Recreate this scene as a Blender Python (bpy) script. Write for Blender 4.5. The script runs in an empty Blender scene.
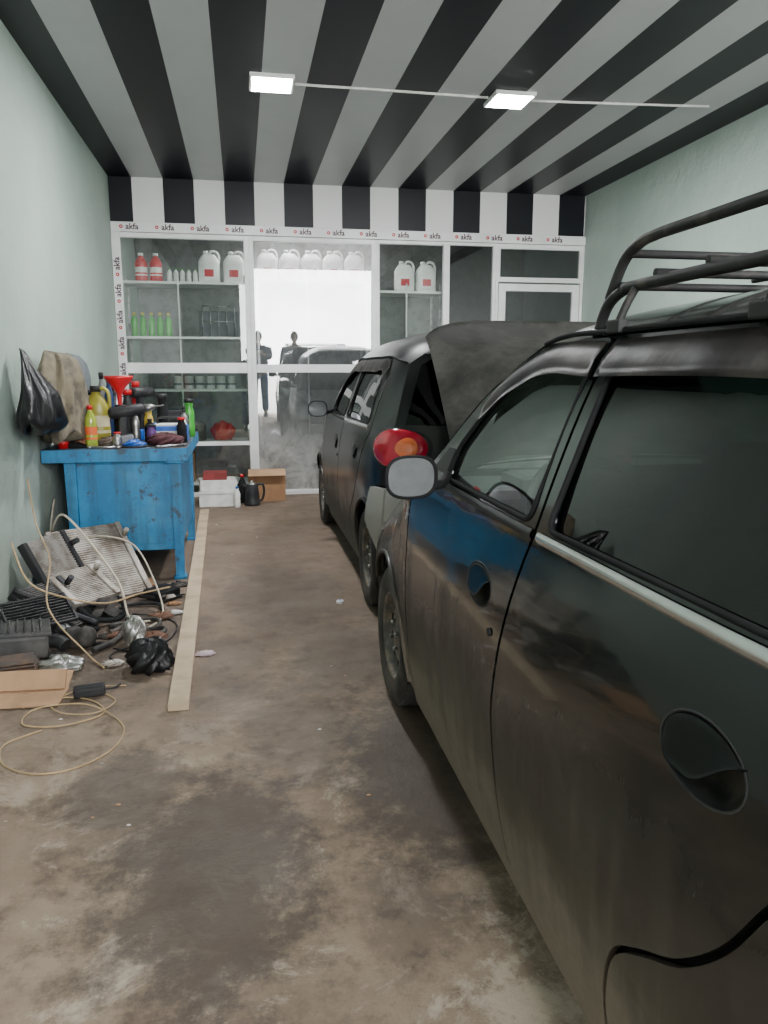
import bpy, bmesh, math, random
import numpy as np
from mathutils import Vector, Matrix, Euler
random.seed(7)
SC=bpy.context.scene; COL=SC.collection
R=math.radians
# ---------------------------------------------------------------- materials
def nt(name):
    m=bpy.data.materials.new(name); m.use_nodes=True
    t=m.node_tree; b=t.nodes['Principled BSDF']; return m,t,b
def L(t,a,b): t.links.new(a,b)
def noise(t,scale,detail=4,rough=.55,vec=None,dist=0):
    n=t.nodes.new('ShaderNodeTexNoise'); n.inputs['Scale'].default_value=scale
    n.inputs['Detail'].default_value=detail; n.inputs['Roughness'].default_value=rough
    n.inputs['Distortion'].default_value=dist
    if vec is not None: L(t,vec,n.inputs['Vector'])
    return n.outputs['Fac']
def coord(t):
    return t.nodes.new('ShaderNodeTexCoord').outputs['Object']
def mrange(t,v,a,b,c=0.,d=1.):
    n=t.nodes.new('ShaderNodeMapRange'); n.interpolation_type='SMOOTHSTEP'
    L(t,v,n.inputs['Value'])
    n.inputs['From Min'].default_value=a;n.inputs['From Max'].default_value=b
    n.inputs['To Min'].default_value=c;n.inputs['To Max'].default_value=d
    return n.outputs['Result']
def mixc(t,f,a,b):
    n=t.nodes.new('ShaderNodeMix'); n.data_type='RGBA'
    for s,v in ((n.inputs[0],f),(n.inputs[6],a),(n.inputs[7],b)):
        if isinstance(v,(tuple,list)): s.default_value=(*v[:3],1)
        elif isinstance(v,(int,float)): s.default_value=v
        else: L(t,v,s)
    return n.outputs[2]
def mth(t,op,a,b=0.5,c=None):
    n=t.nodes.new('ShaderNodeMath'); n.operation=op
    for i,v in enumerate((a,b,c)):
        if v is None: continue
        if isinstance(v,(int,float)): n.inputs[i].default_value=v
        else: L(t,v,n.inputs[i])
    return n.outputs[0]
def bump(t,b,h,strength=.3,dist=.01):
    n=t.nodes.new('ShaderNodeBump'); n.inputs['Strength'].default_value=strength
    n.inputs['Distance'].default_value=dist; L(t,h,n.inputs['Height']); L(t,n.outputs[0],b.inputs['Normal'])
_mc={}
def pm(name,col,rough=.5,metal=0.,col2=None,scale=12.,bmp=0.,coat=0.,lo=.4,hi=.65,bs=None,emit=0,spec=.5):
    if name in _mc: return _mc[name]
    m,t,b=nt(name); c=coord(t)
    if col2 is None: col2=tuple(x*.75 for x in col)
    n=noise(t,scale,5,.6,c)
    L(t,mixc(t,mrange(t,n,lo,hi),col,col2),b.inputs['Base Color'])
    b.inputs['Roughness'].default_value=rough; b.inputs['Metallic'].default_value=metal
    b.inputs['Coat Weight'].default_value=coat; b.inputs['Specular IOR Level'].default_value=spec
    if bmp: bump(t,b,noise(t,bs or scale*3,4,.6,c),bmp)
    if emit:
        b.inputs['Emission Color'].default_value=(*col,1); b.inputs['Emission Strength'].default_value=emit
    _mc[name]=m; return m
def glassmat(name,tint,base=.06,ior=1.5,rough=0.0,gl=(1,1,1),smudge_glare=0.):
    if name in _mc: return _mc[name]
    m,t,b=nt(name); t.nodes.remove(b); out=t.nodes['Material Output']
    tr=t.nodes.new('ShaderNodeBsdfTransparent'); tr.inputs[0].default_value=(*tint,1)
    g=t.nodes.new('ShaderNodeBsdfGlossy'); g.inputs['Roughness'].default_value=rough; g.inputs[0].default_value=(*gl,1)
    lw=t.nodes.new('ShaderNodeFresnel'); lw.inputs['IOR'].default_value=ior
    geo=t.nodes.new('ShaderNodeNewGeometry'); co=coord(t)
    sm=noise(t,1.7,3,.5,co)
    f=mth(t,'ADD',mth(t,'MULTIPLY',mth(t,'MINIMUM',lw.outputs[0],.9),mth(t,'SUBTRACT',1.,geo.outputs['Backfacing'])),mth(t,'MULTIPLY',mrange(t,sm,.3,.7,.8,1.1),base))
    mx=t.nodes.new('ShaderNodeMixShader'); L(t,f,mx.inputs[0]); L(t,tr.outputs[0],mx.inputs[1]); L(t,g.outputs[0],mx.inputs[2])
    fin=mx.outputs[0]
    if smudge_glare:
        df=t.nodes.new('ShaderNodeBsdfDiffuse'); df.inputs[0].default_value=(.7,.7,.68,1)  # pale diffuse film: smudges plus painted-in brightness of the reflection
        sx=t.nodes.new('ShaderNodeSeparateXYZ'); L(t,co,sx.inputs[0])
        k=mth(t,'MULTIPLY',mrange(t,sx.outputs[2],.35,-.35,.1,1.),mrange(t,noise(t,3.5,7,.7,co,.6),.3,.65,.35,1.))
        m2=t.nodes.new('ShaderNodeMixShader'); L(t,mth(t,'MULTIPLY',k,smudge_glare),m2.inputs[0]); L(t,fin,m2.inputs[1]); L(t,df.outputs[0],m2.inputs[2]); fin=m2.outputs[0]
    L(t,fin,out.inputs[0]); _mc[name]=m; return m

WHITE=pm('white_pvc',(.78,.79,.78),.35,col2=(.66,.67,.66),scale=3)
BLK=pm('black_plastic',(.016,.016,.018),.5,col2=(.03,.03,.03),spec=.3)
VIS=pm('smoked_visor_plastic',(.014,.012,.011),.4,col2=(.07,.06,.05),scale=5,spec=.25,bmp=.25,bs=9)
BLKM=pm('black_matte',(.012,.012,.013),.8,spec=.2)
RUB=pm('rubber',(.022,.021,.02),.75,col2=(.08,.07,.06),scale=9,bmp=.2)
STEEL=pm('steel',(.45,.45,.45),.35,.9,col2=(.25,.24,.23))
ALU=pm('dirty_aluminium',(.46,.43,.38),.55,.4,col2=(.2,.165,.13),scale=7)
RED=pm('red_plastic',(.6,.012,.02),.35)
REDL=pm('red_label',(.5,.02,.03),.5)
DKRED=pm('dark_red_cloth',(.07,.02,.025),.9,bmp=.4)
CARD=pm('cardboard',(.33,.18,.09),.85,col2=(.26,.14,.07),scale=6)
CARD2=pm('cardboard_light',(.46,.28,.16),.85,col2=(.36,.22,.12),scale=6)
WOOD=pm('pale_board_wood',(.52,.41,.28),.75,col2=(.40,.30,.19),scale=5)
FOAM=pm('white_foam',(.75,.75,.72),.7,col2=(.6,.6,.57))
JUG=pm('white_jug_plastic',(.8,.8,.78),.4,col2=(.72,.72,.7))
WIRE=pm('tan_wire',(.5,.35,.18),.5)
CORD=pm('white_cord',(.62,.55,.43),.5)
BAGM=pm('black_bag_plastic',(.012,.012,.013),.32,bmp=.5,scale=10,spec=.35)
CLOTH=pm('khaki_cloth',(.20,.17,.115),.95,col2=(.10,.085,.065),bmp=.4)
BLUEB=pm('blue_box',(.02,.12,.5),.4)
GREEN=pm('green_plastic',(.06,.4,.05),.35)
OLIVE=pm('olive_bottle',(.30,.27,.03),.35)
ORANGE=pm('orange_label',(.75,.13,.03),.5)
SKIN=pm('skin',(.5,.3,.22),.5)
JEANS=pm('jeans_cloth',(.05,.11,.26),.9)
JACK=pm('dark_jacket_cloth',(.025,.032,.06),.85)
HAIR=pm('dark_hair',(.02,.015,.012),.7)

def blue_paint():
    m,t,b=nt('chipped_blue_paint'); c=coord(t)
    a=mrange(t,noise(t,5,6,.65,c),.35,.65)
    base=mixc(t,a,(.010,.16,.36),(.018,.24,.48))
    fade=mrange(t,noise(t,2.2,7,.7,c),.52,.68)
    base=mixc(t,mth(t,'MULTIPLY',fade,.35),base,(.10,.30,.45))
    chips=mrange(t,noise(t,13,9,.78,c),.55,.61)
    col=mixc(t,mth(t,'MULTIPLY',chips,.85),base,(.055,.05,.05))
    mp=t.nodes.new('ShaderNodeMapping'); mp.inputs['Scale'].default_value=(9,9,.8); L(t,c,mp.inputs[0])
    dr=mth(t,'MULTIPLY',mrange(t,noise(t,2,5,.6,mp.outputs[0]),.42,.7),.6)
    L(t,mixc(t,dr,col,(.03,.08,.12)),b.inputs['Base Color']); b.inputs['Roughness'].default_value=.5
    bump(t,b,chips,.2,.003); return m
BLUE=blue_paint()
def grimy_top():
    m,t,b=nt('grimy_bench_top'); c=coord(t)
    L(t,mixc(t,mrange(t,noise(t,6,7,.7,c),.45,.6),(.045,.036,.03),(.04,.12,.2)),b.inputs['Base Color']); b.inputs['Roughness'].default_value=.55; return m
GRIME=grimy_top()
def plaster(name,c1,c2):
    m,t,b=nt(name); c=coord(t)
    a=mrange(t,noise(t,.9,6,.6,c),.3,.7)
    col=mixc(t,a,c1,c2)
    sc=mrange(t,noise(t,5,8,.75,c,.6),.58,.72)
    col=mixc(t,mth(t,'MULTIPLY',sc,.4),col,(.30,.33,.30))
    sx=t.nodes.new('ShaderNodeSeparateXYZ'); L(t,c,sx.inputs[0])
    low=mrange(t,sx.outputs[2],1.1,.05,0,1)
    col=mixc(t,mth(t,'MULTIPLY',mth(t,'MULTIPLY',low,noise(t,3,5,.7,c)),.8),col,(.17,.15,.12))
    L(t,col,b.inputs['Base Color']); b.inputs['Roughness'].default_value=.6
    bump(t,b,noise(t,7,8,.65,c),.4,.04); return m
PLASTER=plaster('pale_green_plaster',(.44,.53,.47),(.36,.455,.40))
def stripes(name,w1,w2):
    m,t,b=nt(name); c=coord(t)
    sx=t.nodes.new('ShaderNodeSeparateXYZ'); L(t,c,sx.inputs[0])
    k=mth(t,'DIVIDE',mth(t,'ADD',sx.outputs[0],.95),.284)
    md=mth(t,'FLOORED_MODULO',mth(t,'FLOOR',k,0),2.)
    f=mth(t,'GREATER_THAN',md,.5)
    n=noise(t,2.2,5,.6,c)
    L(t,mixc(t,f,mixc(t,n,w1,w2),(.006,.007,.011)),b.inputs['Base Color'])
    b.inputs['Roughness'].default_value=.42; b.inputs['Specular IOR Level'].default_value=.25
    return m
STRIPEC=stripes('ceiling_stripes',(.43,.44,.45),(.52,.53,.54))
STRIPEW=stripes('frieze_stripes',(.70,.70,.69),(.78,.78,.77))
def floor_mat():
    m,t,b=nt('stained_concrete'); c=coord(t)
    sx=t.nodes.new('ShaderNodeSeparateXYZ'); L(t,c,sx.inputs[0])
    col=mixc(t,mrange(t,noise(t,1.3,7,.65,c),.35,.65),(.33,.255,.185),(.20,.148,.106))
    col=mixc(t,mrange(t,noise(t,7,8,.7,c),.47,.69),col,(.14,.102,.074))
    pale=mrange(t,noise(t,2.6,9,.78,c,.5),.50,.61)
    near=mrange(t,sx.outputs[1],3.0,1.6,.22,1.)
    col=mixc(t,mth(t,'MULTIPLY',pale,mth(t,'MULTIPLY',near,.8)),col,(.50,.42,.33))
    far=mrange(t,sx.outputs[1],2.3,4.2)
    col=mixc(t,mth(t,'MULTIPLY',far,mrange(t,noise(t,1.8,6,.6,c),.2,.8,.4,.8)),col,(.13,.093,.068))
    grit=mrange(t,noise(t,40,9,.8,c),.58,.68)
    col=mixc(t,mth(t,'MULTIPLY',grit,.55),col,(.085,.062,.046))
    spk=mrange(t,noise(t,55,8,.8,c),.63,.69)
    col=mixc(t,mth(t,'MULTIPLY',spk,.6),col,(.58,.52,.44))
    def blob(x,y,rx,ry,s):
        dx=mth(t,'DIVIDE',mth(t,'SUBTRACT',sx.outputs[0],x),rx); dy=mth(t,'DIVIDE',mth(t,'SUBTRACT',sx.outputs[1],y),ry)
        d=mth(t,'SQRT',mth(t,'ADD',mth(t,'MULTIPLY',dx,dx),mth(t,'MULTIPLY',dy,dy)),0)
        d=mth(t,'ADD',d,mth(t,'MULTIPLY',mth(t,'SUBTRACT',noise(t,5.5,10,.8,c),.5),3.2))
        return mth(t,'MULTIPLY',mrange(t,d,1.3,.55),s)
    tot=None
    for a in [(-.12,1.85,.30,.55,.85),(-.38,2.25,.22,.3,.7),(.52,2.25,.26,.6,.85),(.42,3.3,.22,.5,.5),(.15,2.6,.2,.4,.5),(-.7,1.6,.08,.1,.6),(.2,4.3,.35,.7,.45),(-.75,3.7,.5,.8,.7),(-.1,3.2,.2,.4,.4),(.35,1.6,.12,.2,.5)]:
        x=blob(*a); tot=x if tot is None else mth(t,'MAXIMUM',tot,x)
    col=mixc(t,tot,col,(.062,.045,.034))
    L(t,col,b.inputs['Base Color'])
    L(t,mth(t,'SUBTRACT',mrange(t,noise(t,3,5,.6,c),.3,.7,.65,.9),mth(t,'MULTIPLY',tot,.3)),b.inputs['Roughness'])
    b.inputs['Specular IOR Level'].default_value=.35
    bump(t,b,noise(t,22,9,.75,c),.45,.014); return m
FLOORM=floor_mat()
def car_paint(name,c,dust,dust_low,dz0,dz1,amt,rough=.16,metal=0.,film0=.0,film1=.10,coat=.6,fl=.45,fh=.8,cr=.05):
    m,t,b=nt(name); co=coord(t)
    sx=t.nodes.new('ShaderNodeSeparateXYZ'); L(t,co,sx.inputs[0])
    mp=t.nodes.new('ShaderNodeMapping'); mp.inputs['Scale'].default_value=(2.5,1.1,2.2); L(t,co,mp.inputs[0])
    n=noise(t,1.3,5,.55,mp.outputs[0],.3)
    ms=t.nodes.new('ShaderNodeMapping'); ms.inputs['Scale'].default_value=(9,9,.9); L(t,co,ms.inputs[0])
    streak=noise(t,1.6,5,.6,ms.outputs[0])
    z=mth(t,'ADD',sx.outputs[2],mth(t,'MULTIPLY',mth(t,'SUBTRACT',n,.5),.6))
    z=mth(t,'ADD',z,mth(t,'MULTIPLY',mth(t,'SUBTRACT',streak,.5),.3))
    d=mrange(t,z,dz1,dz0)
    fine=mrange(t,noise(t,45,6,.7,co),.25,.8,.8,1.)
    film=mrange(t,noise(t,3,9,.75,co,.4),fl,fh,film0,film1)
    d=mth(t,'MAXIMUM',mth(t,'MULTIPLY',mth(t,'MULTIPLY',d,fine),amt),film)
    dc=mixc(t,mrange(t,z,.6,.25),dust,dust_low)
    L(t,mixc(t,d,c,dc),b.inputs['Base Color'])
    L(t,mrange(t,d,0,.6,rough,.8),b.inputs['Roughness'])
    b.inputs['Metallic'].default_value=metal
    L(t,mrange(t,d,0,.5,coat,0.),b.inputs['Coat Weight']); b.inputs['Coat Roughness'].default_value=cr
    b.inputs['Specular IOR Level'].default_value=.3
    return m
P_NEAR=car_paint('dusty_green_black_paint',(.003,.005,.005),(.10,.08,.065),(.23,.19,.15),.15,.82,.9,.16,0,.0,.07,.5)
P_FAR=car_paint('black_paint',(.003,.003,.004),(.08,.072,.06),(.2,.18,.15),.15,.62,.75,.28,0,.0,.04,.25,cr=.15)
P_HOOD=car_paint('very_dusty_hood_paint',(.018,.019,.018),(.12,.118,.105),(.12,.118,.105),-2,-1,.6,.5,0,.15,1.,0,.30,.66)
P_BUMP=car_paint('dusty_grey_bumper',(.24,.235,.22),(.36,.33,.29),(.36,.32,.27),.2,.9,.8,.6,0)
P_BUMPN=car_paint('dusty_dark_bumper',(.03,.03,.03),(.2,.16,.13),(.28,.24,.2),.2,.9,.8,.6,0)
G_FRONT=glassmat('side_glass_clear',(.38,.46,.43),.09,1.45)
G_DARK=glassmat('side_glass_tinted',(.02,.03,.028),.02,1.3)
G_FAR=glassmat('far_glass_tinted',(.01,.012,.012),.015,1.18)
G_SHOP=glassmat('shop_glass',(.78,.82,.80),.04)
G_SHOPC=glassmat('shop_glass_reflective',(.78,.8,.8),.17)
G_SHOPL=glassmat('shop_glass_smudge_glare',(.5,.54,.54),.2,smudge_glare=.5)  # smudge film also paints in the bright daylight reflection
G_DEEP=glassmat('shop_glass_dark',(.2,.22,.23),.04)
MIRR=pm('mirror_glass',(.34,.355,.36),.12,.6,col2=(.26,.27,.275),scale=8)  # partly diffuse grey, painted in for the pale reflection
CHROME=pm('chrome_trim',(.62,.62,.61),.22,.9,col2=(.48,.46,.43),scale=6)
TRED=pm('tail_red',(.5,.004,.03),.15,coat=.5,spec=.4); TORA=pm('tail_orange',(.9,.2,.06),.15,coat=.5,spec=.4)
LED=pm('led_panel_light',(1,1,.98),.5,emit=100,col2=(1,1,.98))
SEAT=pm('seat_fabric',(.06,.062,.065),.9)
IRON=pm('painted_iron',(.016,.016,.016),.6,.0,col2=(.06,.05,.042),spec=.3,lo=.5,hi=.7)
RIM=pm('dusty_rim',(.10,.095,.09),.6,.3,col2=(.22,.18,.14),scale=20)

# ---------------------------------------------------------------- mesh builder
class MB:
    def __init__(s): s.bm=bmesh.new(); s.mi=0
    def box(s,c,d,bev=0.,rot=None,seg=2):
        M=Matrix.Translation(c)@(Euler(rot).to_matrix().to_4x4() if rot else Matrix())@Matrix.Diagonal((*d,1))
        b=bmesh.new(); bmesh.ops.create_cube(b,size=1,matrix=M)
        if bev: bmesh.ops.bevel(b,geom=b.edges[:],offset=bev,segments=seg,affect='EDGES',profile=.6)
        s.merge(b,smooth=False); return s
    def merge(s,b,smooth=None,M=None,mi=None):
        b.verts.ensure_lookup_table(); mp={}
        for v in b.verts: mp[v]=s.bm.verts.new(M@v.co if M else v.co)
        for f in b.faces:
            try: g=s.bm.faces.new([mp[v] for v in f.verts])
            except ValueError: continue
            g.smooth=f.smooth if smooth is None else smooth
            g.material_index=s.mi if mi is None else mi
        for e in b.edges:
            if not e.smooth:
                ne=s.bm.edges.get((mp[e.verts[0]],mp[e.verts[1]]))
                if ne: ne.smooth=False
        b.free()
    def grid(s,fn,nu,nv,closeu=False,smooth=True,flip=False):
        V=[[s.bm.verts.new(fn(i/nu,j/nv)) for j in range(nv+1)] for i in range(nu if closeu else nu+1)]
        n=len(V)
        for i in range(nu):
            for j in range(nv):
                a,b_,c,d=V[i][j],V[(i+1)%n][j],V[(i+1)%n][j+1],V[i][j+1]
                try: f=s.bm.faces.new((d,c,b_,a) if flip else (a,b_,c,d))
                except ValueError: continue
                f.smooth=smooth; f.material_index=s.mi
        return V
    def lathe(s,prof,seg=24,M=None,sx=1,sy=1,smooth=True,cap=True,wob=None):
        M=M or Matrix(); rings=[]
        for r,z in prof:
            ring=[]
            for k in range(seg):
                a=2*math.pi*k/seg; rr=r*(wob(a,z) if wob else 1)
                ring.append(s.bm.verts.new(M@Vector((rr*sx*math.cos(a),rr*sy*math.sin(a),z))))
            rings.append(ring)
        for i in range(len(rings)-1):
            for k in range(seg):
                f=s.bm.faces.new((rings[i][k],rings[i][(k+1)%seg],rings[i+1][(k+1)%seg],rings[i+1][k]))
                f.smooth=smooth; f.material_index=s.mi
        if cap:
            for rg,rv in ((rings[0],True),(rings[-1],False)):
                f=s.bm.faces.new(rg[::-1] if rv else rg); f.material_index=s.mi
        return s
    def tube(s,path,r,seg=8,closed=False,sub=1,flat=1.):
        P=[Vector(p) for p in path]
        if sub>1:
            Q=[]; n=len(P)
            for i in range(n if closed else n-1):
                p0=P[i-1] if (closed or i>0) else P[i]; p1=P[i]; p2=P[(i+1)%n]; p3=P[(i+2)%n] if (closed or i+2<n) else P[(i+1)%n]
                for k in range(sub):
                    u=k/sub
                    Q.append(.5*((2*p1)+(p2-p0)*u+(2*p0-5*p1+4*p2-p3)*u*u+(3*p1-p0-3*p2+p3)*u**3))
            if not closed: Q.append(P[-1])
            P=Q
        n=len(P); rings=[]; up=None
        for i in range(n):
            a=P[i-1] if (closed or i>0) else P[i]; b=P[(i+1)%n] if (closed or i<n-1) else P[i]
            t=(b-a)
            if t.length<1e-9: t=Vector((0,0,1))
            t.normalize()
            if up is None:
                up=Vector((0,0,1)) if abs(t.z)<.9 else Vector((1,0,0))
            sd=t.cross(up).normalized(); up=sd.cross(t).normalized()
            rr=r(i/(n-1)) if callable(r) else r
            rings.append([s.bm.verts.new(P[i]+sd*math.cos(2*math.pi*k/seg)*rr+up*math.sin(2*math.pi*k/seg)*rr*flat) for k in range(seg)])
        for i in range(n if closed else n-1):
            A,B=rings[i],rings[(i+1)%n]
            for k in range(seg):
                f=s.bm.faces.new((A[k],A[(k+1)%seg],B[(k+1)%seg],B[k])); f.smooth=True; f.material_index=s.mi
        if not closed:
            for rg in (rings[0],rings[-1][::-1]):
                f=s.bm.faces.new(rg); f.material_index=s.mi
        return s
    def mesh(s,name,recalc=True):
        if recalc: bmesh.ops.recalc_face_normals(s.bm,faces=s.bm.faces[:])
        me=bpy.data.meshes.new(name); s.bm.to_mesh(me); s.bm.free(); return me
def mkobj(name,me,mats,parent=None,loc=(0,0,0),rot=None):
    o=bpy.data.objects.new(name,me)
    for m in (mats if isinstance(mats,(list,tuple)) else [mats]): me.materials.append(m)
    COL.objects.link(o); o.location=loc
    if rot: o.rotation_euler=rot
    if parent is not None: o.parent=parent
    return o
def part(mb,name,mats,parent,label=None,recalc=True,**k):
    o=mkobj(name,mb.mesh(name,recalc),mats,parent,**k)
    if label: o['label']=label
    return o
def tag(o,label,cat,group=None):
    o['label']=label; o['category']=cat
    if group: o['group']=group
    return o
def root(name,loc,label,cat,group=None,rot=None):
    e=bpy.data.objects.new(name,None); e.empty_display_size=.1; COL.objects.link(e); e.location=loc
    if rot: e.rotation_euler=rot
    return tag(e,label,cat,group)
def subroot(name,parent,loc=(0,0,0)):
    e=bpy.data.objects.new(name,None); e.empty_display_size=.1; COL.objects.link(e); e.parent=parent; e.location=loc; return e
def thing(mb,name,mats,loc,label,cat,group=None,rot=None,recalc=True):
    o=mkobj(name,mb.mesh(name,recalc),mats,None,loc,rot); return tag(o,label,cat,group)
def dup(o,loc,rot=None,label=None):
    c=o.copy(); COL.objects.link(c); c.location=loc
    if rot: c.rotation_euler=rot
    for ch in o.children:
        k=ch.copy(); COL.objects.link(k); k.parent=c
    if label: c['label']=label
    return c
def struct(mb,name,mats,recalc=True):
    o=mkobj(name,mb.mesh(name,recalc),mats); o['kind']='structure'; return o
def textmesh(body,size,ext=.0008,bold=0.):
    cu=bpy.data.curves.new('t','FONT'); cu.body=body; cu.size=size; cu.extrude=ext; cu.align_x='CENTER'; cu.align_y='CENTER'; cu.offset=bold
    o=bpy.data.objects.new('t',cu); COL.objects.link(o); dg=bpy.context.evaluated_depsgraph_get(); dg.update()
    me=bpy.data.meshes.new_from_object(o.evaluated_get(dg)); bpy.data.objects.remove(o); return me
# ---------------------------------------------------------------- room
XL,XR,D,H,YR=-1.16,3.60,7.96,3.05,-1.2
YB=9.7; OX0,OX1=0.03,2.95
struct(MB().box(((XL+XR)/2,(YR+10)/2-.1,-.05),(XR-XL+.4,10-YR,.1)),'floor',FLOORM)
struct(MB().box(((XL+XR)/2,YR-10.1,-.06),(40,20,.1)),'ground',pm('pale_yard_ground',(.55,.54,.52),.9,col2=(.4,.39,.37),scale=1.5))
struct(MB().box((XL-.1,(YB+YR)/2,H/2+.05),(.2,YB-YR,H+.1)),'wall_left',PLASTER)
struct(MB().box((XR+.1,(YB+YR)/2,H/2+.05),(.2,YB-YR,H+.1)),'wall_right',PLASTER)
struct(MB().box(((XL+XR)/2,(YB+YR)/2,H+.05),(XR-XL,YB-YR,.1)),'ceiling',STRIPEC)
b=MB().box(((XL+OX0)/2,YR-.1,H/2),(OX0-XL,.2,H)); b.box(((OX1+XR)/2,YR-.1,H/2),(XR-OX1,.2,H))
struct(b,'wall_front',PLASTER)
struct(MB().box(((XL+XR)/2,D+.04,2.845),(XR-XL,.08,.41)),'wall_back',STRIPEW)
struct(MB().box(((XL+XR)/2,YB+.05,H/2),(XR-XL,.1,H)),'wall_storeroom',pm('storeroom_wall',(.22,.23,.23),.8))
def frame(name,x0,x1,z0,z1,rails=(),glass=G_SHOP,w=.045,tilt=0,yaw=0):
    m=MB(); y=D; dpt=.06
    m.box(((x0+w/2),y,(z0+z1)/2),(w,dpt,z1-z0),.004); m.box((x1-w/2,y,(z0+z1)/2),(w,dpt,z1-z0),.004)
    m.box(((x0+x1)/2,y,z0+w/2),(x1-x0-2*w,dpt,w),.004); m.box(((x0+x1)/2,y,z1-w/2),(x1-x0-2*w,dpt,w),.004)
    for a,b_ in rails: m.box(((x0+x1)/2,y,(a+b_)/2),(x1-x0-2*w,dpt*.96,b_-a),.004)
    e=struct(m,name,WHITE)
    cuts=[z0+w]+[q for r in rails for q in r]+[z1-w]
    for i in range(0,len(cuts),2):
        g=MB(); a,b_=cuts[i],cuts[i+1]; h=(b_-a)
        vs=[g.bm.verts.new(v) for v in ((-(x1-x0-2*w)/2,0,-h/2),((x1-x0-2*w)/2,0,-h/2),((x1-x0-2*w)/2,0,h/2),(-(x1-x0-2*w)/2,0,h/2))]
        g.bm.faces.new(vs)
        part(g,'glass_pane',glass[i//2] if isinstance(glass,list) else glass,e,recalc=False,loc=((x0+x1)/2,y,(a+b_)/2),rot=(tilt,0,yaw))
    return e
frame('window_1',-1.16,.115,0.0,2.55,[(1.24,1.34),(.52,.56)],G_SHOP)
frame('window_2',.115,1.375,0.0,2.55,[(1.245,1.325)],[G_SHOPL,G_SHOPC],tilt=R(1.0),yaw=R(-.6))
frame('window_3',1.375,2.11,0.0,2.55,[(1.245,1.325)],G_SHOP,w=.035)
frame('window_4',2.11,2.63,0.0,2.55,[(1.245,1.325)],G_DEEP,w=.03)
frame('window_5',2.63,3.60,2.17,2.55,[],G_DEEP,w=.05)
frame('door_1',2.67,3.56,0.01,2.155,[(.95,1.05)],G_DEEP,w=.075)
dj=MB(); dj.box((2.645,D,1.085),(.03,.08,2.17),.003); dj.box((3.58,D,1.085),(.03,.08,2.17),.003)
struct(dj,'trim_1',WHITE)
tp=struct(MB().box(((XL+XR)/2,D-.012,2.596),(XR-XL-.01,.09,.088),.003),'trim_2',WHITE)
po=struct(MB().box((XL+.045,D-.045,1.275),(.08,.03,2.55),.003),'trim_3',WHITE)
INK=pm('dark_ink',(.06,.014,.03),.6); INKR=pm('red_ink',(.55,.015,.03),.6)
tm=textmesh('akfa',.074,bold=.0016)
def letters(parent,places,rot):
    b=MB(); r=MB()
    for p in places:
        M=Matrix.Translation(p)@Euler(rot).to_matrix().to_4x4()
        q=bmesh.new(); q.from_mesh(tm); b.merge(q,False,M)
        r.lathe([(.006,.0),(.017,.0),(.017,.0015),(.006,.0015)],16,M@Matrix.Translation((-.100,0.0,0)),cap=False,smooth=False)
    part(b,'brand_lettering',INK,parent); part(r,'brand_mark',INKR,parent)
letters(tp,[(-.96+.326*i,D-.0585,2.597) for i in range(14)],(R(90),0,0))
letters(po,[(XL+.045,D-.0615,.3+.245*i) for i in range(9)],(R(90),R(-90),0))
# ---------------------------------------------------------------- lamps & cable
for i,(x,y) in enumerate([(.25,5.27),(1.82,5.29),(.6,8.17)]):  # last panel is an added, unseen lamp that brightens the storeroom shelves
    e=root('ceiling_light',(x,y,H),'square white glowing LED panel on striped ceiling' if i<2 else 'added unseen LED panel brightening the glazed storeroom','ceiling light','LED panels on the ceiling')
    w=.13; m=MB()
    m.box((0,w,-.012),(2*w+.015,.015,.024),.002); m.box((0,-w,-.012),(2*w+.015,.015,.024),.002); m.box((w,0,-.012),(.015,2*w-.015,.024),.002); m.box((-w,0,-.012),(.015,2*w-.015,.024),.002)
    part(m,'lamp_frame',WHITE,e)
    m=MB().box((0,0,-.015),(2*w-.015,2*w-.015,.022),.003); part(m,'light_panel',LED,e)
m=MB().tube([(.395,5.27,H-.008),(1.0,5.275,H-.008),(1.67,5.285,H-.008)],.008,6)
thing(m,'cable',FOAM,(0,0,0),'thin white electric cable between two ceiling lights','cable')
m=MB().tube([(1.97,5.29,H-.008),(2.6,5.24,H-.008),(3.21,5.18,H-.008)],.008,6)
thing(m,'cable',FOAM,(0,0,0),'thin white electric cable running from ceiling light','cable')
# ---------------------------------------------------------------- cars
def herm(xs,ys):
    xs=np.array(xs,float); ys=np.array(ys,float); mt=np.gradient(ys,xs)
    def f(x):
        x=min(max(x,xs[0]),xs[-1]); i=min(max(np.searchsorted(xs,x)-1,0),len(xs)-2)
        h=xs[i+1]-xs[i]; t=(x-xs[i])/h
        return float((2*t**3-3*t*t+1)*ys[i]+(t**3-2*t*t+t)*h*mt[i]+(-2*t**3+3*t*t)*ys[i+1]+(t**3-t*t)*h*mt[i+1])
    return f
fB=herm([.13,.25,.4,.55,.7,.85,.94,1.0,1.1,1.2,1.3,1.36,1.42],[.93,.965,.99,1.,.995,.978,.955,.93,.885,.835,.775,.735,.69])
fE=herm([0,.08,.155,.25,.4,.7,1.2],[.6,.8,.88,.94,.977,.997,1.])
fUr=herm([.15,.35,.5,.65,.72,.8,.95,1.05,1.2,1.3,1.4],[3.47,3.49,3.5,3.48,3.45,3.43,3.40,3.375,3.31,3.26,3.21])
fUf=herm([.15,.35,.5,.62,.7,.78,.9],[.07,.02,0.,.02,.06,.13,.2])
HW=.75
def sst(x): x=min(max(x,0),1); return x*x*(3-2*x)
def X(u,z): 
    x=HW*fB(z)*fE(max(fUr(z)-u,0))
    if z<.93: x*=fE(max(u-fUf(z),0))
    return x*(1-.15*sst((1.02-u)/.7)*sst((z-.52)/.34))
fzr=herm([1.5,1.72,2.05,2.6,2.86,3.105,3.3],[1.24,1.326,1.34,1.34,1.337,1.30,1.26])
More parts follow.
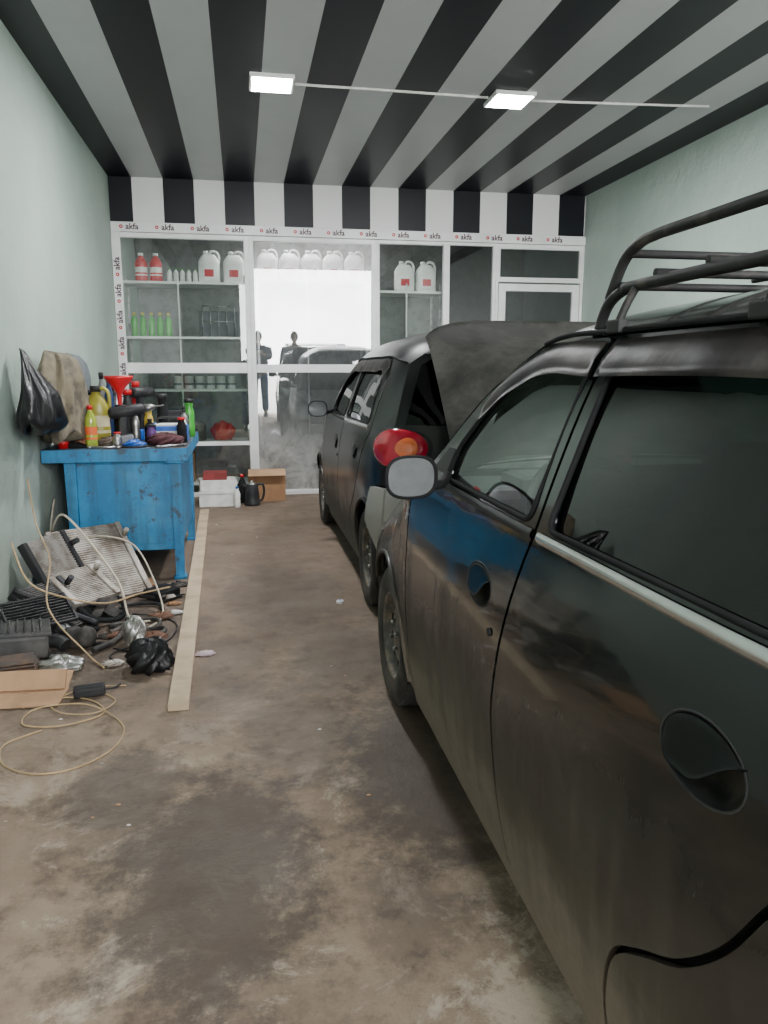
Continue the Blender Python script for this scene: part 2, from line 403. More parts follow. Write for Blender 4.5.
fze=herm([.12,.3,.6,.95,1.08],[.70,.78,.86,.925,.95])
fvz=herm([1.45,1.62,1.75,2.05,2.6,2.84,2.93],[1.18,1.272,1.315,1.322,1.322,1.31,1.24])
def Y(u): return 1.75-u
def arc(cu,cz,r,a0,a1,n=14): return [(cu+r*math.cos(R(a0+(a1-a0)*k/n)),cz+r*math.sin(R(a0+(a1-a0)*k/n))) for k in range(n+1)]
def rnd(P,r,skip=()):
    out=[]; n=len(P)
    for i,p in enumerate(P):
        a=Vector(P[i-1]);b=Vector(p);c=Vector(P[(i+1)%n])
        l1=(a-b).length;l2=(c-b).length; q=min(r,l1*.45,l2*.45)
        s=b+(a-b).normalized()*q;e=b+(c-b).normalized()*q
        for k in range(5):
            t=k/4; v=(1-t)**2*s+2*t*(1-t)*b+t*t*e; out.append((v.x,v.y))
    return out
def cat(P,n=5):
    P=[Vector(p) for p in P]; out=[]
    for i in range(len(P)-1):
        p0=P[max(i-1,0)];p1=P[i];p2=P[i+1];p3=P[min(i+2,len(P)-1)]
        for k in range(n):
            u=k/n; v=.5*((2*p1)+(p2-p0)*u+(2*p0-5*p1+4*p2-p3)*u*u+(3*p1-p0-3*p2+p3)*u**3); out.append((v.x,v.y))
    out.append(tuple(P[-1])); return out
def patch(mb,outer,holes=(),side=-1,off=0.,flange=.014,step=.05):
    bm=bmesh.new(); ed=[]
    for lp in (outer,*holes):
        vs=[bm.verts.new((0,p[0],p[1])) for p in lp]
        for i in range(len(vs)): ed.append(bm.edges.new((vs[i],vs[(i+1)%len(vs)])))
    bmesh.ops.triangle_fill(bm,use_beauty=True,use_dissolve=False,edges=ed,normal=(1,0,0))
    us=[p[0] for p in outer]; zs=[p[1] for p in outer]
    for ax,(a,b_) in ((1,(min(us),max(us))),(2,(min(zs),max(zs)))):
        n=int((b_-a)/step)
        for k in range(1,n+1):
            c=[0,0,0]; c[ax]=a+(b_-a)*k/(n+1); no=[0,0,0]; no[ax]=1
            bmesh.ops.bisect_plane(bm,geom=bm.verts[:]+bm.edges[:]+bm.faces[:],plane_co=c,plane_no=no,dist=1e-5)
    bnd=[e for e in bm.edges if len(e.link_faces)==1]
    for v in bm.verts:
        u,z=v.co.y,v.co.z; v.co=Vector((side*(X(u,z)+off),Y(u),z))
    bm.normal_update()
    for f in bm.faces:
        f.smooth=True
        if f.normal.x*side<0: f.normal_flip()
    if flange:
        for e in bnd: e.smooth=False
        r=bmesh.ops.extrude_edge_only(bm,edges=bnd)
        for v in r['geom']:
            if isinstance(v,bmesh.types.BMVert): v.co.x-=side*flange
    mb.merge(bm)
fdoor=[(1.035,.2),(1.965,.2),(1.935,.35),(1.915,.55),(1.945,.7),(2.035,.945),(2.04,1.332),(1.74,1.328),(1.62,1.287),(1.45,1.195),(1.25,1.045),(1.12,.957),(1.035,.9)]
fwin=[(1.375,.975),(2.0,.975),(2.005,1.29),(1.77,1.288),(1.64,1.245),(1.5,1.165),(1.385,1.06)]
rear_edge=cat([(2.975,.95),(2.89,.855),(2.80,.735),(2.74,.635),(2.66,.55),(2.57,.49),(2.49,.425),(2.455,.34),(2.445,.26),(2.445,.2)],4)
rdoor=[(1.977,.2),(1.947,.35),(1.927,.55),(1.957,.7),(2.047,.945),(2.052,1.334),(2.6,1.334),(2.84,1.326),(2.93,1.24)]+rear_edge
rwin=[(2.095,.975),(2.095,1.29),(2.6,1.29),(2.79,1.265),(2.855,1.19),(2.90,.985)]
def car(xc,yf,label,paint,bumperm,open_hood,glassF,glassR,hoodm,rg,crown,boff):
    C=root('car',(xc,yf-1.75,0),label,'car','small hatchback cars in the garage')
    fzc=herm([1.5,1.75,2.1,2.6,3.0,3.25],[1.38+crown,1.41+crown,1.425+crown,1.428+crown,1.412+crown,1.375+crown])
    ell=lambda cu,cz,a,b_,n=28:[(cu+a*math.cos(2*math.pi*k/n),cz+b_*math.sin(2*math.pi*k/n)) for k in range(n)]
    PW=4 if crown>0 else 3
    m=MB()
    for s in (-1,1):
        m.mi=0
        fend=[(.19,.635),(.38,.635)]+arc(.65,.27,.32,147.5,-12)[0:]+[(1.022,.2),(1.022,.9),(1.04,.935)]+[(u,fze(u)) for u in (.95,.8,.6,.45,.3,.22)]
        patch(m,fend,side=s)
        endc=[(fUr(z)-.155,z) for z in (1.30,1.25,1.2,1.15,1.1,1.05,1.,.95,.9,.85,.8,.75,.70)]
        q=[(p[0]+.009,p[1]-.006) for p in rear_edge[::-1]][1:]+[(2.99,.96),(2.945,1.245),(2.86,1.334),(3.0,1.32)]+endc+[(3.2,.69)]+arc(3.0,.27,.315,50,193)
        q=[(2.456,.2)]+q
        patch(m,q,side=s)
        for cu,a0,a1 in ((.65,-10,150),(3.0,48,190)):
            m.tube([(s*(X(u,z)+.002),Y(u),z) for u,z in arc(cu,.27,.318 if cu>1 else .322,a0,a1,20)],.009,6)
        patch(m,[(.98,.14),(2.67,.14),(2.67,.192),(.98,.192)],side=s,off=-.004)
        m.grid(lambda a,b_,s=s:(lambda u,v:Vector((s*v*X(u,fze(u)),Y(u),fze(u)+.05*(1-v**4))))(.14+.86*a,.84+.16*b_),20,3)
        m.grid(lambda a,b_,s=s:(lambda p:Vector((s*(X(p[0],p[1])-.045*b_),Y(p[0])+.04*b_,p[1]+.004)))((1.08+(1.72-1.08)*a,herm([1.08,1.25,1.45,1.62,1.72],[.935,1.045,1.195,1.285,1.326])(1.08+.64*a))),20,2)
        m.mi=1
        inn=[(.3,.3)]+arc(.65,.27,.34,175,5)+[(1.05,.2),(2.6,.2)]+arc(3.0,.27,.34,185,5)+[(3.36,.3),(3.3,.93),(.7,.86),(.3,.72)]
        patch(m,inn,side=s,off=-.03,flange=0,step=.08)
        patch(m,rnd([(1.99,.93),(2.1,.93),(2.1,1.335),(1.99,1.335)],.005),side=s,off=-.012,flange=.02)
        for cu in (.65,3.0):
            m.grid(lambda a,b_,s=s,cu=cu:Vector((s*(.70-.22*b_),Y(cu+.335*math.cos(math.pi*a)),.25+.335*math.sin(math.pi*a))),16,1)
            m.grid(lambda a,b_,s=s,cu=cu:Vector((s*.48,Y(cu+.335*b_*math.cos(math.pi*a)),.25+.335*b_*math.sin(math.pi*a))),16,2)
    m.mi=0
    def ztop(v): return 1.30+(.075+crown)*(1-abs(v)**PW)
    def rear_u(v,z): return fUr(z)-.155*abs(v)**3
    def rear_pt(v,z,o=0): return Vector((v*HW*fB(z)*fE(.155),Y(rear_u(v,z))-o,z))
    def roof(a,b_):
        v=2*b_-1; u0=1.5+.22*abs(v)**2.2; zt=ztop(v); u1=rear_u(v,zt); u=u0+(u1-u0)*a
        zr=fzr(u); zc=fzc(u); xr=X(u,zr)
        z=zr+(zc-zr)*(1-abs(v)**PW)
        if a>.9: z=z+(zt-z)*((a-.9)/.1)**2
        x=v*(xr+(HW*fB(zt)*fE(.155)-xr)*(max(a-.8,0)/.2)**2)
        return Vector((x,Y(u),z+.004))
    m.grid(roof,28,36)
    m.mi=1
    m.grid(lambda a,b_:roof(a,b_)-Vector((0,0,.03)),12,10)
    m.box((0,Y(1.9),.2),(1.2,3.0,.08)); m.box((0,Y(1.02),.6),(1.3,.04,.7)) ; m.box((0,Y(.55),.35),(.9,.7,.3),.03)
    m.box((0,Y(3.1),.5),(1.0,.04,.5))
    m.grid(lambda a,b_:(lambda v:Vector((v*.70,Y(.82+.22*abs(v)**2+.1*a),.955-.02*abs(v)**3+.02*a)))(2*b_-1),3,14)
    part(m,'body',[paint,BLKM],C,recalc=False)
    m=MB(); 
    m.grid(lambda a,b_:(lambda v,z:Vector((v*X(fUf(z)+.155,z),Y(fUf(z)+.155*abs(v)**3),z)))(2*b_-1,.625+.1*a),4,20)
    part(m,'front_panel',paint,C)
    m=MB()
    m.grid(lambda a,b_:(lambda v,z:Vector((v*HW*fB(z)*fE(.155),Y(fUf(z)+.155*abs(v)**3)+.01,z)))(2*b_-1,.16+.455*a),10,20)
    for s in (-1,1): patch(m,[(fUf(z)+.15,z) for z in (.2,.3,.4,.5,.62)]+[(.37,.62),(.37,.45)]+arc(.65,.27,.32,152,192,6),side=s,off=.003)
    part(m,'front_bumper',bumperm,C,recalc=False)
    for s in (-1,1):
        m=MB(); m.lathe([(.001,.045),(.04,.04),(.08,.02),(.095,0),(.095,-.02)],20,Matrix.Translation((s*.46,Y(.12),.68))@Matrix.Rotation(R(-80),4,'X'),cap=False)
        part(m,'headlight',G_SHOP,C)
    m=MB()
    bulge=lambda z: boff*(.5+.5*math.sin(math.pi*min(max((z-.2)/.5,0),1)))
    m.grid(lambda a,b_:(lambda v,z:rear_pt(v,z,.010+bulge(z)*.7)+Vector((v*bulge(z),0,0)))(2*b_-1,.2+.49*a),14,28)
    for s in (-1,1):
        pb=MB(); patch(pb,[(3.20,.685),(3.20,.51)]+arc(3.0,.27,.315,50,-8,6)+[(fUr(z)-.15,z) for z in (.22,.3,.4,.5,.6,.685)],side=s,off=.006,step=.03,flange=.03)
        for v in pb.bm.verts: v.co.x+=s*bulge(v.co.z)
        m.merge(pb.bm)
    part(m,'rear_bumper',bumperm,C,recalc=False)
    m=MB()
    def hz(v,a): return .70+(ztop(v)-.70)*a
    m.grid(lambda a,b_:rear_pt((2*b_-1),hz(2*b_-1,a)),22,36)
    h=part(m,'tailgate',paint,C)
    m=MB(); m.grid(lambda a,b_:(lambda v:rear_pt(v,1.0+(ztop(v)-.05-1.0)*a,.006))((2*b_-1)*(.93-.03*a)),10,20)
    part(m,'rear_window',rg,h)
    m=MB(); m.grid(lambda a,b_:(lambda v:rear_pt(v,ztop(v)+.012,-.02+.09*a)-Vector((0,0,.01*a)))((2*b_-1)*.9),3,16)
    part(m,'spoiler',paint,h)
    m=MB().box((0,Y(3.44),.80),(.52,.02,.11),.004); part(m,'number_plate',FOAM,h)
    def hood(a,b_):
        v=(2*b_-1); u0=.12+.10*abs(v)**8; u=u0+(.82-u0)*a+.2*abs(v*.84)**2*a; w=v*.84
        xx=X(.62,.86)*(1-.04*(1-a))
        return Vector((w*xx,Y(u),fze(u)+.055*(1-abs(w)**3.5)+.006*math.exp(-((abs(w)-.48)/.04)**2)))
    m=MB(); m.grid(hood,24,40)
    bmesh.ops.solidify(m.bm,geom=m.bm.faces[:],thickness=.022)
    ho=part(m,'hood',hoodm,C)
    if open_hood:
        piv=Vector((0,Y(.90),.965))
        ho.matrix_local=Matrix.Translation(piv)@Matrix.Rotation(R(54),4,'X')@Matrix.Translation(-piv)
        m=MB(); m.box((0,Y(.5),.55),(.5,.34,.2),.03); m.tube([(-.25,Y(.45),.6),(-.1,Y(.4),.72),(.15,Y(.45),.7),(.3,Y(.6),.6)],.03,8,sub=5); m.box((.42,Y(.6),.62),(.18,.2,.2),.01)
        part(m,'engine',ALU,C)
        m=MB().tube([(.45,Y(.25),.72),(.48,Y(.33),1.2)],.005,6); part(m,'hood_prop',STEEL,C)
    ec=herm([0,.25,.55,.8,1],[1.08,1.24,1.44,1.6,1.72]); ez=herm([0,.25,.55,.8,1],[.945,1.045,1.195,1.285,1.326])
    cc=herm([0,.35,.7,1],[.86,1.1,1.33,1.5]); cz=herm([0,.35,.7,1],[.975,1.14,1.28,1.38+crown])
    def ws(a,b_):
        v=2*b_-1; q=abs(v)**2.2; u=cc(a)*(1-q)+ec(a)*q; z=cz(a)*(1-q)+ez(a)*q
        return Vector((v*(X(ec(a),ez(a))-.03),Y(u),z))
    m=MB(); m.grid(ws,16,20); part(m,'windshield',glassF,C)
    for s in (-1,1):
        for nm,dp,wn,hu,hzz,gm in (('front_door',fdoor,fwin,1.79,.79,glassF),('rear_door',rdoor,rwin,2.655,.815,glassR)):
            HA,HB=.084,.049
            m=MB(); hc=(hu,hzz)
            patch(m,rnd(dp,.03),[rnd(wn,.03),ell(hc[0],hc[1],HA-.002,HB-.001)],side=s,step=.045)
            d=part(m,nm,paint,C,recalc=False)
            m=MB(); patch(m,rnd(list(wn),.03),side=s,off=-.010,flange=0); 
            part(m,'window_glass',gm,d,recalc=False)
            m=MB(); lp=rnd(wn,.03); m.tube([(s*(X(u,z)+.0),Y(u),z) for u,z in lp],.006,6,closed=True); part(m,'window_seal',BLKM,d)
            u0=min(p[0] for p in wn)-.03; u1=max(p[0] for p in wn)+.03
            m=MB(); m.grid(lambda a,b_:(lambda u:Vector((s*(X(u,.955)+.007-.006*abs(2*b_-1)**2),Y(u),.942+.024*b_+(.012*max(0,(u-2.0)))))) (u0+(u1-u0)*a),20,6)
            part(m,'belt_trim',CHROME if nm=='rear_door' else BLK,d)
            H_=subroot('handle',d)
            m=MB(); 
            def dish(a,b_):
                an=2*math.pi*a; r=b_; u=hc[0]+HA*r*math.cos(an); z=hc[1]+HB*r*math.sin(an)
                return Vector((s*(X(u,z)-.03*(1-r**6)),Y(u),z))
            m.grid(dish,28,8,closeu=True); part(m,'handle_recess',pm('dusty_dark_recess',(.012,.012,.012),.7,col2=(.05,.042,.034),scale=14,spec=.2),H_)
            m=MB(); m.tube([(s*(X(u,z)-.001),Y(u),z) for u,z in ell(hc[0],hc[1],HA,HB)],.0022,6,closed=True)
            part(m,'handle_rim',BLK,H_)
            m=MB()
            def flap(a,b_):
                t=(a-.5)*2*.96; e_=math.sqrt(max(0,1-abs(t)**2)); top=HB*.93*e_; lim=-.030+.055*sst((t+.2)/1.2)
                bot=max(-HB*.93*e_,lim); top=max(top,bot+.002)
                z=hc[1]+bot+(top-bot)*b_; u=hc[0]+HA*.96*t
                return Vector((s*(X(u,z)+.001+.006*(1-b_)**2*e_),Y(u),z))
            m.grid(flap,22,8); bmesh.ops.solidify(m.bm,geom=m.bm.faces[:],thickness=.004)
            part(m,'handle_lever',paint,H_)
            if nm=='front_door':
                m=MB(); m.lathe([(.001,.004),(.009,.004),(.010,0)],14,Matrix.Translation((s*(X(1.87,.72)+.001),Y(1.89),.71))@Matrix.Rotation(R(90*s),4,'Y'),cap=False); part(m,'keyhole',BLK,d)
                m=MB(); patch(m,[(1.22,.985),(1.36,.985),(1.37,1.055),(1.31,1.055)],side=s,off=.004,flange=.005); part(m,'mirror_base',BLK,d,recalc=False)
        MM=subroot('side_mirror',C)
        mc=Vector((s*.835,Y(1.50),.998))
        m=MB(); ta=R(6.5)*s
        sq=lambda a,z:(abs(math.cos(a))**2.8+abs(math.sin(a))**2.8)**(-1/2.8)
        T=Matrix.Translation(mc)@Matrix.Rotation(-ta*1.0,4,'Z')@Matrix.Rotation(R(90),4,'X')
        m.lathe([(.005,-.06),(.03,-.057),(.055,-.04),(.068,-.012),(.072,.0),(.071,.003),(.064,.003),(.0625,-.003)],36,T,sx=1.0,sy=.80,cap=False,wob=sq)
        m.tube([mc+Vector((-s*.05,.03,-.025)),mc+Vector((-s*.09,.035,-.025)),Vector((s*.70,Y(1.36),.985))],.013,8,sub=3)
        part(m,'mirror_housing',BLKM if open_hood else paint,MM)
        m=MB(); m.lathe([(.0005,-.001),(.035,-.0015),(.0635,-.0025)],36,T,sx=1.0,sy=.80,cap=False,wob=sq)
        part(m,'mirror_glass',MIRR,MM)
        for ua,ub in ((1.5,2.03),(2.06,2.88)):
            m=MB()
            def vis(a,b_):
                u=ua+(ub-ua)*a; z=fvz(u)+.002-.066*b_; return Vector((s*(X(u,z)+.003+.010*min(1,b_*2)+.0015*math.sin(u*40)*b_),Y(u),z))
            m.grid(vis,40,4); bmesh.ops.solidify(m.bm,geom=m.bm.faces[:],thickness=.003); part(m,'window_visor',VIS,C)
        m=MB(); m.tube([(s*(X(u,fzr(u))+.002),Y(u),fzr(u)+.002) for u in np.linspace(1.72,3.08,24)],.006,6); part(m,'roof_gutter',BLKM,C)
        TL=subroot('tail_light',C)
        def corner(q,z,o):
            def P(q,z):
                if q<.6: return rear_pt(s*(.56+q/.6*.44),z)
                d=.155+(q-.6)/.4*.17; u=fUr(z)-d; return Vector((s*X(u,z),Y(u),z))
            p=P(q,z); t1=P(q+.02,z)-P(q-.02,z); t2=P(q,z+.01)-P(q,z-.01); n=t1.cross(t2).normalized()
            if n.y*1.0-n.x*s>0: n=-n
            return p+n*o
        def disk(qc,zc_,a_,b2,o0,hh):
            def f(i,j):
                an=2*math.pi*i; r=j; 
                return corner(qc+a_*r*math.cos(an),zc_+b2*r*math.sin(an)*(1-.12*math.cos(an)),o0+hh*math.sqrt(max(0,1-r*r)))
            return f
        m=MB(); m.grid(disk(.60,.885,.41,.104,.001,.010),32,5,closeu=True); part(m,'lamp_housing',BLK,TL)
        m=MB(); m.grid(disk(.60,.885,.37,.095,.002,.022),32,8,closeu=True); part(m,'red_lens',TRED,TL)
        m=MB(); m.grid(disk(.45,.885,.115,.050,.019,.010),20,5,closeu=True); part(m,'orange_lens',TORA,TL)
        for cu in (.65,3.0):
            W=subroot('wheel',C,(s*.655,Y(cu),.268))
            T=Matrix.Rotation(R(90*s),4,'Y')
            m=MB(); m.lathe([(.168,-.07),(.2,-.076),(.24,-.078),(.258,-.066),(.266,-.05),(.266,-.03),(.259,-.026),(.259,-.02),(.267,-.016),(.267,.016),(.259,.02),(.259,.026),(.266,.03),(.266,.05),(.258,.066),(.24,.078),(.2,.076),(.168,.07)],48,T,cap=False)
            for k in range(48):
                a=2*math.pi*k/48
                m.box(tuple(T@Vector((.262*math.cos(a),.262*math.sin(a),.052))),(.02,.01,.01),rot=(a*s,0,0))
            part(m,'tyre',RUB,W)
            m=MB(); m.lathe([(.17,.066),(.165,.07),(.155,.06),(.15,.035),(.14,.03),(.1,.042),(.06,.046),(.05,.05),(.03,.052),(.0005,.052)],40,T,cap=False)
            m.lathe([(.165,-.06),(.15,-.02),(.12,.0),(.001,.0)],32,T,cap=False)
            m.mi=1
            for k in range(10):
                a=2*math.pi*k/10; m.lathe([(.016,.0),(.016,.004)],10,T@Matrix.Translation((.115*math.cos(a),.115*math.sin(a),.037)))
            m.mi=2
            for k in range(4):
                a=2*math.pi*k/4+.4; m.lathe([(.009,0),(.009,.014),(.006,.018)],6,T@Matrix.Translation((.052*math.cos(a),.052*math.sin(a),.048)))
            part(m,'rim',[RIM,BLKM,STEEL],W)
    for s in (-1,1):
        S=subroot('seat',C)
        m=MB(); m.box((s*.33,Y(1.85),.42),(.46,.48,.16),.05,seg=3); m.box((s*.33,Y(2.13),.72),(.44,.12,.56),.05,rot=(R(-14),0,0),seg=3); part(m,'seat_cushion',SEAT,S)
        m=MB(); m.box((s*.33,Y(2.22),1.07),(.26,.09,.15),.035,rot=(R(-14),0,0),seg=3); part(m,'headrest',SEAT,S)
    m=MB(); m.box((0,Y(2.72),.45),(1.1,.45,.16),.04,seg=3); m.box((0,Y(2.98),.72),(1.1,.1,.45),.04,rot=(R(-14),0,0),seg=3); part(m,'rear_seat',SEAT,C)
    m=MB(); m.box((0,Y(1.22),.84),(1.25,.36,.2),.06,seg=3); m.box((-.33,Y(1.3),.93),(.34,.2,.09),.03); part(m,'dashboard',BLK,C)
    m=MB(); T=Matrix.Translation((-.33,Y(1.5),.88))@Matrix.Rotation(R(65),4,'X')
    m.tube([tuple(T@Vector((.18*math.cos(2*math.pi*k/28),.18*math.sin(2*math.pi*k/28),0))) for k in range(28)],.013,8,closed=True)
    m.tube([tuple(T@Vector((-.17,0,0))),tuple(T@Vector((0,0,-.02))),tuple(T@Vector((.17,0,0)))],.016,6)
    m.tube([tuple(T@Vector((0,0,-.02))),tuple(T@Vector((0,-.17,0)))],.016,6); m.tube([tuple(T@Vector((0,0,-.02))),(-.33,Y(1.3),.85)],.025,8)
    part(m,'steering_wheel',BLK,C)
    return C
near=car(1.26,3.42,'dark green-black dusty hatchback with raised hood',P_NEAR,P_BUMPN,True,G_FRONT,G_DARK,P_HOOD,G_DARK,0.,0.)
far=car(1.37,7.04,'black hatchback with dusty grey bumper and red tail light',P_FAR,P_BUMP,False,G_FAR,G_FAR,P_FAR,G_FAR,.06,.045)
# ---------------------------------------------------------------- roof rack on near car
E=root('roof_rack',(1.26,.95,1.395),'black steel tube roof rack mounted on dusty hatchback','roof rack')
for s in (-1,1):
    m=MB(); m.tube([(s*.53,-.85,.03),(s*.53,-.2,.03),(s*.53,.40,.03),(s*.53,.47,.026),(s*.531,.525,.008),(s*.532,.555,-.025),(s*.533,.57,-.06)],.011,8,sub=4); part(m,'lower_rail',IRON,E)
    m=MB(); m.tube([(s*.53,-.85,.115),(s*.53,.2,.112),(s*.53,.37,.110),(s*.53,.43,.102),(s*.53,.48,.078),(s*.53,.53,.015)],.0105,8,sub=4); part(m,'upper_rail',IRON,E)
    for y in (-.75,-.15):
        m=MB(); m.tube([(s*.53,y,.03),(s*.53,y,.113)],.007,8); part(m,'upright',IRON,E)
    for y in (-.7,.0,.42):
        m=MB(); m.tube([(s*.53,y,.03),(s*.55,y,-.005),(s*.565,y,-.04)],.008,8,sub=4); m.box((s*.567,y,-.045),(.02,.05,.025),.004); part(m,'foot',IRON,E)
for y,z in ((-.85,.045),(-.85,.113),(-.6,.045),(-.4,.045),(-.2,.045),(0.,.045),(.2,.045),(.36,.045),(.49,.035),(.45,.09)):
    m=MB(); m.tube([(-.53,y,z),(.53,y,z)],.008,8); part(m,'cross_bar',IRON,E)
for x in (-.25,.0,.25):
    m=MB(); m.tube([(x,-.84,.056),(x,.48,.05)],.006,6); part(m,'lengthwise_bar',IRON,E)
# ---------------------------------------------------------------- workbench
E=root('workbench',(-.74,5.34,0),'blue painted metal workbench cabinet, chipped, against green wall','workbench')
m=MB(); m.box((0,0,.805),(.82,1.26,.02),.003); part(m,'bench_top',GRIME,E)
m=MB()
m.box((0,-.625,.775),(.82,.012,.075),.003); m.box((.405,0,.775),(.012,1.25,.075),.003); m.box((-.405,0,.775),(.012,1.25,.075),.003); m.box((0,.625,.775),(.82,.012,.075),.003)
part(m,'apron',BLUE,E)
m=MB(); m.box((.035,0,.47),(.62,1.14,.57),.006); m.box((.035,-.573,.47),(.54,.01,.49),.004)
part(m,'cabinet',BLUE,E)
for sx in (-1,1):
    for sy in (-1,1):
        m=MB(); 
        def leg(a,b_): 
            z=.74*(1-a); w=.05+.016*(1-a)
            an=b_*2*math.pi; return Vector((.035+sx*.30+w*.5*math.copysign(min(1,abs(1.4*math.cos(an))),math.cos(an)),sy*.56+w*.5*math.copysign(min(1,abs(1.4*math.sin(an))),math.sin(an)),max(z,0)))
        m.grid(leg,3,16,smooth=False); m.box((.035+sx*.30,sy*.56,.01),(.075,.08,.02),.003); part(m,'leg',BLUE,E)
m=MB(); m.box((.335,-.600,.765),(.11,.03,.09),.004); part(m,'bracket',BLUE,E)
ZB=.815
def bottle(name,loc,r,h,mat,cap,lab,label,cat='bottle',neck=.35,sy=1.,group=None,labm=None,rot=None):
    e=root(name,loc,label,cat,group,rot)
    m=MB(); m.lathe([(r*.9,0),(r,.01*h+.003),(r,.28*h),(r*.93,.4*h),(r,.52*h),(r*.98,.66*h),(r*.7,.78*h),(r*neck,.86*h),(r*neck,.92*h)],20,sy=sy); part(m,'bottle_body',mat,e)
    m=MB(); m.lathe([(r*neck*1.25,.9*h),(r*neck*1.25,h*.99),(r*neck*1.1,h)],16,sy=sy); part(m,'cap',cap,e)
    if labm:
        m=MB(); m.lathe([(r*1.015,.2*h),(r*.955,.4*h),(r*1.01,.5*h)],20,sy=sy,cap=False); part(m,'bottle_label',labm,e)
    return e
PET=pm('green_pet_liquid',(.34,.42,.05),.1,coat=.5)
bottle('drink_bottle',(-.885,4.82,ZB),.035,.25,PET,RED,0,'plastic bottle with green liquid and orange label on workbench',labm=ORANGE)
e=bottle('oil_bottle',(-.88,5.02,ZB),.075,.36,OLIVE,BLK,0,'large olive yellow motor oil jug on workbench',sy=.65,labm=pm('cream_label',(.55,.5,.3),.5))
m=MB(); m.tube([(-.0,0,.32),(.04,0,.345),(.075,0,.31),(.075,0,.22)],.012,8,sub=5); part(m,'handle',OLIVE,e)
bottle('spray_can',(-1.0,5.02,ZB),.035,.38,pm('cream_can',(.6,.55,.45),.4),RED,0,'cream spray can with red cap on workbench','spray can',neck=.8,labm=REDL)
bottle('spray_can',(-.82,5.42,ZB),.033,.36,STEEL,RED,0,'steel spray can with red cap on workbench','spray can',neck=.8)
bottle('jar',(-.755,5.12,ZB),.045,.24,BLKM,BLK,0,'dark dirty jar with funnel standing in it','jar',neck=.6)
m=MB(); m.lathe([(.012,0),(.015,.07),(.03,.1),(.085,.165),(.09,.185),(.086,.185),(.08,.168),(.026,.104),(.01,.07),(.008,.0)],28,cap=False)
thing(m,'funnel',RED,(-.755,5.12,ZB+.235),'red plastic funnel standing in dark jar','funnel')
m=MB(); m.lathe([(.028,0),(.034,.07),(.031,.07),(.026,.004),(.001,.004)],20)
thing(m,'cup',RED,(-1.04,4.79,ZB),'small red plastic cup on workbench corner','cup')
E=root('power_drill',(-.66,4.98,ZB+.01),'black cordless drill with grey chuck standing on workbench','drill',rot=(0,R(-8),R(20)))
m=MB(); m.lathe([(.02,-.12),(.035,-.11),(.038,0),(.034,.08),(.026,.1)],18,Matrix.Translation((0,0,.20))@Matrix.Rotation(R(90),4,'Y')); m.box((-.05,0,.11),(.05,.04,.16),.012,rot=(0,R(12),0)); part(m,'drill_body',BLK,E)
m=MB(); m.box((-.06,0,.035),(.11,.07,.05),.01); part(m,'battery',pm('grey_plastic',(.2,.21,.23),.5),E)
m=MB(); m.lathe([(.024,.1),(.022,.14),(.012,.16),(.004,.165),(.004,.22)],14,Matrix.Translation((0,0,.20))@Matrix.Rotation(R(90),4,'Y')); part(m,'chuck',STEEL,E)
E=root('battery_box',(-.46,5.2,ZB),'blue and white boxed car battery on workbench','box')
m=MB(); m.box((0,0,.05),(.22,.16,.1),.004); part(m,'box_body',BLUEB,E)
m=MB(); m.box((0,0,.106),(.2,.14,.012),.003); part(m,'box_lid',FOAM,E)
m=MB(); m.box((0,-.082,.045),(.2,.003,.05)); part(m,'box_label',FOAM,E)
m=MB(); m.tube([(-.08,0,.11),(-.07,0,.15),(.07,0,.15),(.08,0,.11)],.007,8,sub=5); part(m,'handle',BLK,E)
m=MB(); m.box((0,0,.08),(.2,.16,.16),.01); m.box((0,0,.17),(.12,.1,.03),.006); thing(m,'tool_case',BLK,(-.46,5.42,ZB),'black plastic tool case on workbench','tool case')
E=root('angle_grinder',(-.60,5.60,ZB),'blue angle grinder behind jars on workbench','angle grinder',rot=(0,0,R(-25)))
m=MB(); T=Matrix.Translation((0,0,.06))@Matrix.Rotation(R(90),4,'Y'); m.lathe([(.02,-.15),(.03,-.14),(.034,-.02),(.036,.06),(.03,.1)],16,T); part(m,'grinder_body',BLUEB,E)
m=MB(); m.box((.13,0,.06),(.07,.06,.05),.01); m.lathe([(.06,0),(.062,.02),(.055,.024)],24,Matrix.Translation((.14,0,.01))); part(m,'grinder_head',STEEL,E)
E=root('power_drill',(-.64,5.36,ZB),'upright black drill with blue battery on workbench','drill',rot=(0,0,R(60)))
m=MB(); m.lathe([(.02,-.11),(.034,-.1),(.037,0),(.03,.09)],18,Matrix.Translation((0,0,.31))@Matrix.Rotation(R(90),4,'Y')); m.box((-.04,0,.18),(.045,.04,.24),.012); part(m,'drill_body',BLK,E)
m=MB(); m.box((-.04,0,.035),(.11,.075,.07),.01); part(m,'battery',BLUEB,E)
def crumple(name,loc,r,mat,label,cat,sx=1,sy=1,sz=.6,seed=1,amp=.35):
    rr=random.Random(seed); ph=[(rr.uniform(1,5),rr.uniform(1,5),rr.uniform(0,6),rr.uniform(.3,1)) for _ in range(14)]
    m=MB(); nn=(40,24) if r>.02 else (12,8)
    def f(a,b_):
        th=2*math.pi*a; p=math.pi*b_
        d=1+amp*sum(w*math.sin(round(k)*2*th+l*p*2+q) for k,l,q,w in ph)/5
        x=math.sin(p)*math.cos(th)*r*d*sx; y=math.sin(p)*math.sin(th)*r*d*sy; z=math.cos(p)*r*sz*d
        return Vector((x,y,max(z+r*sz*.75,.001)))
    m.grid(f,nn[0],nn[1],closeu=True)
    return thing(m,name,mat,loc,label,cat)
crumple('rag',(-.47,4.90,ZB),.1,DKRED,'crumpled dark red rag on workbench','rag',1,.9,.4,3)
crumple('rag',(-.64,4.80,ZB),.05,BLUEB,'crumpled blue cloth on workbench','rag',1,.8,.5,5)
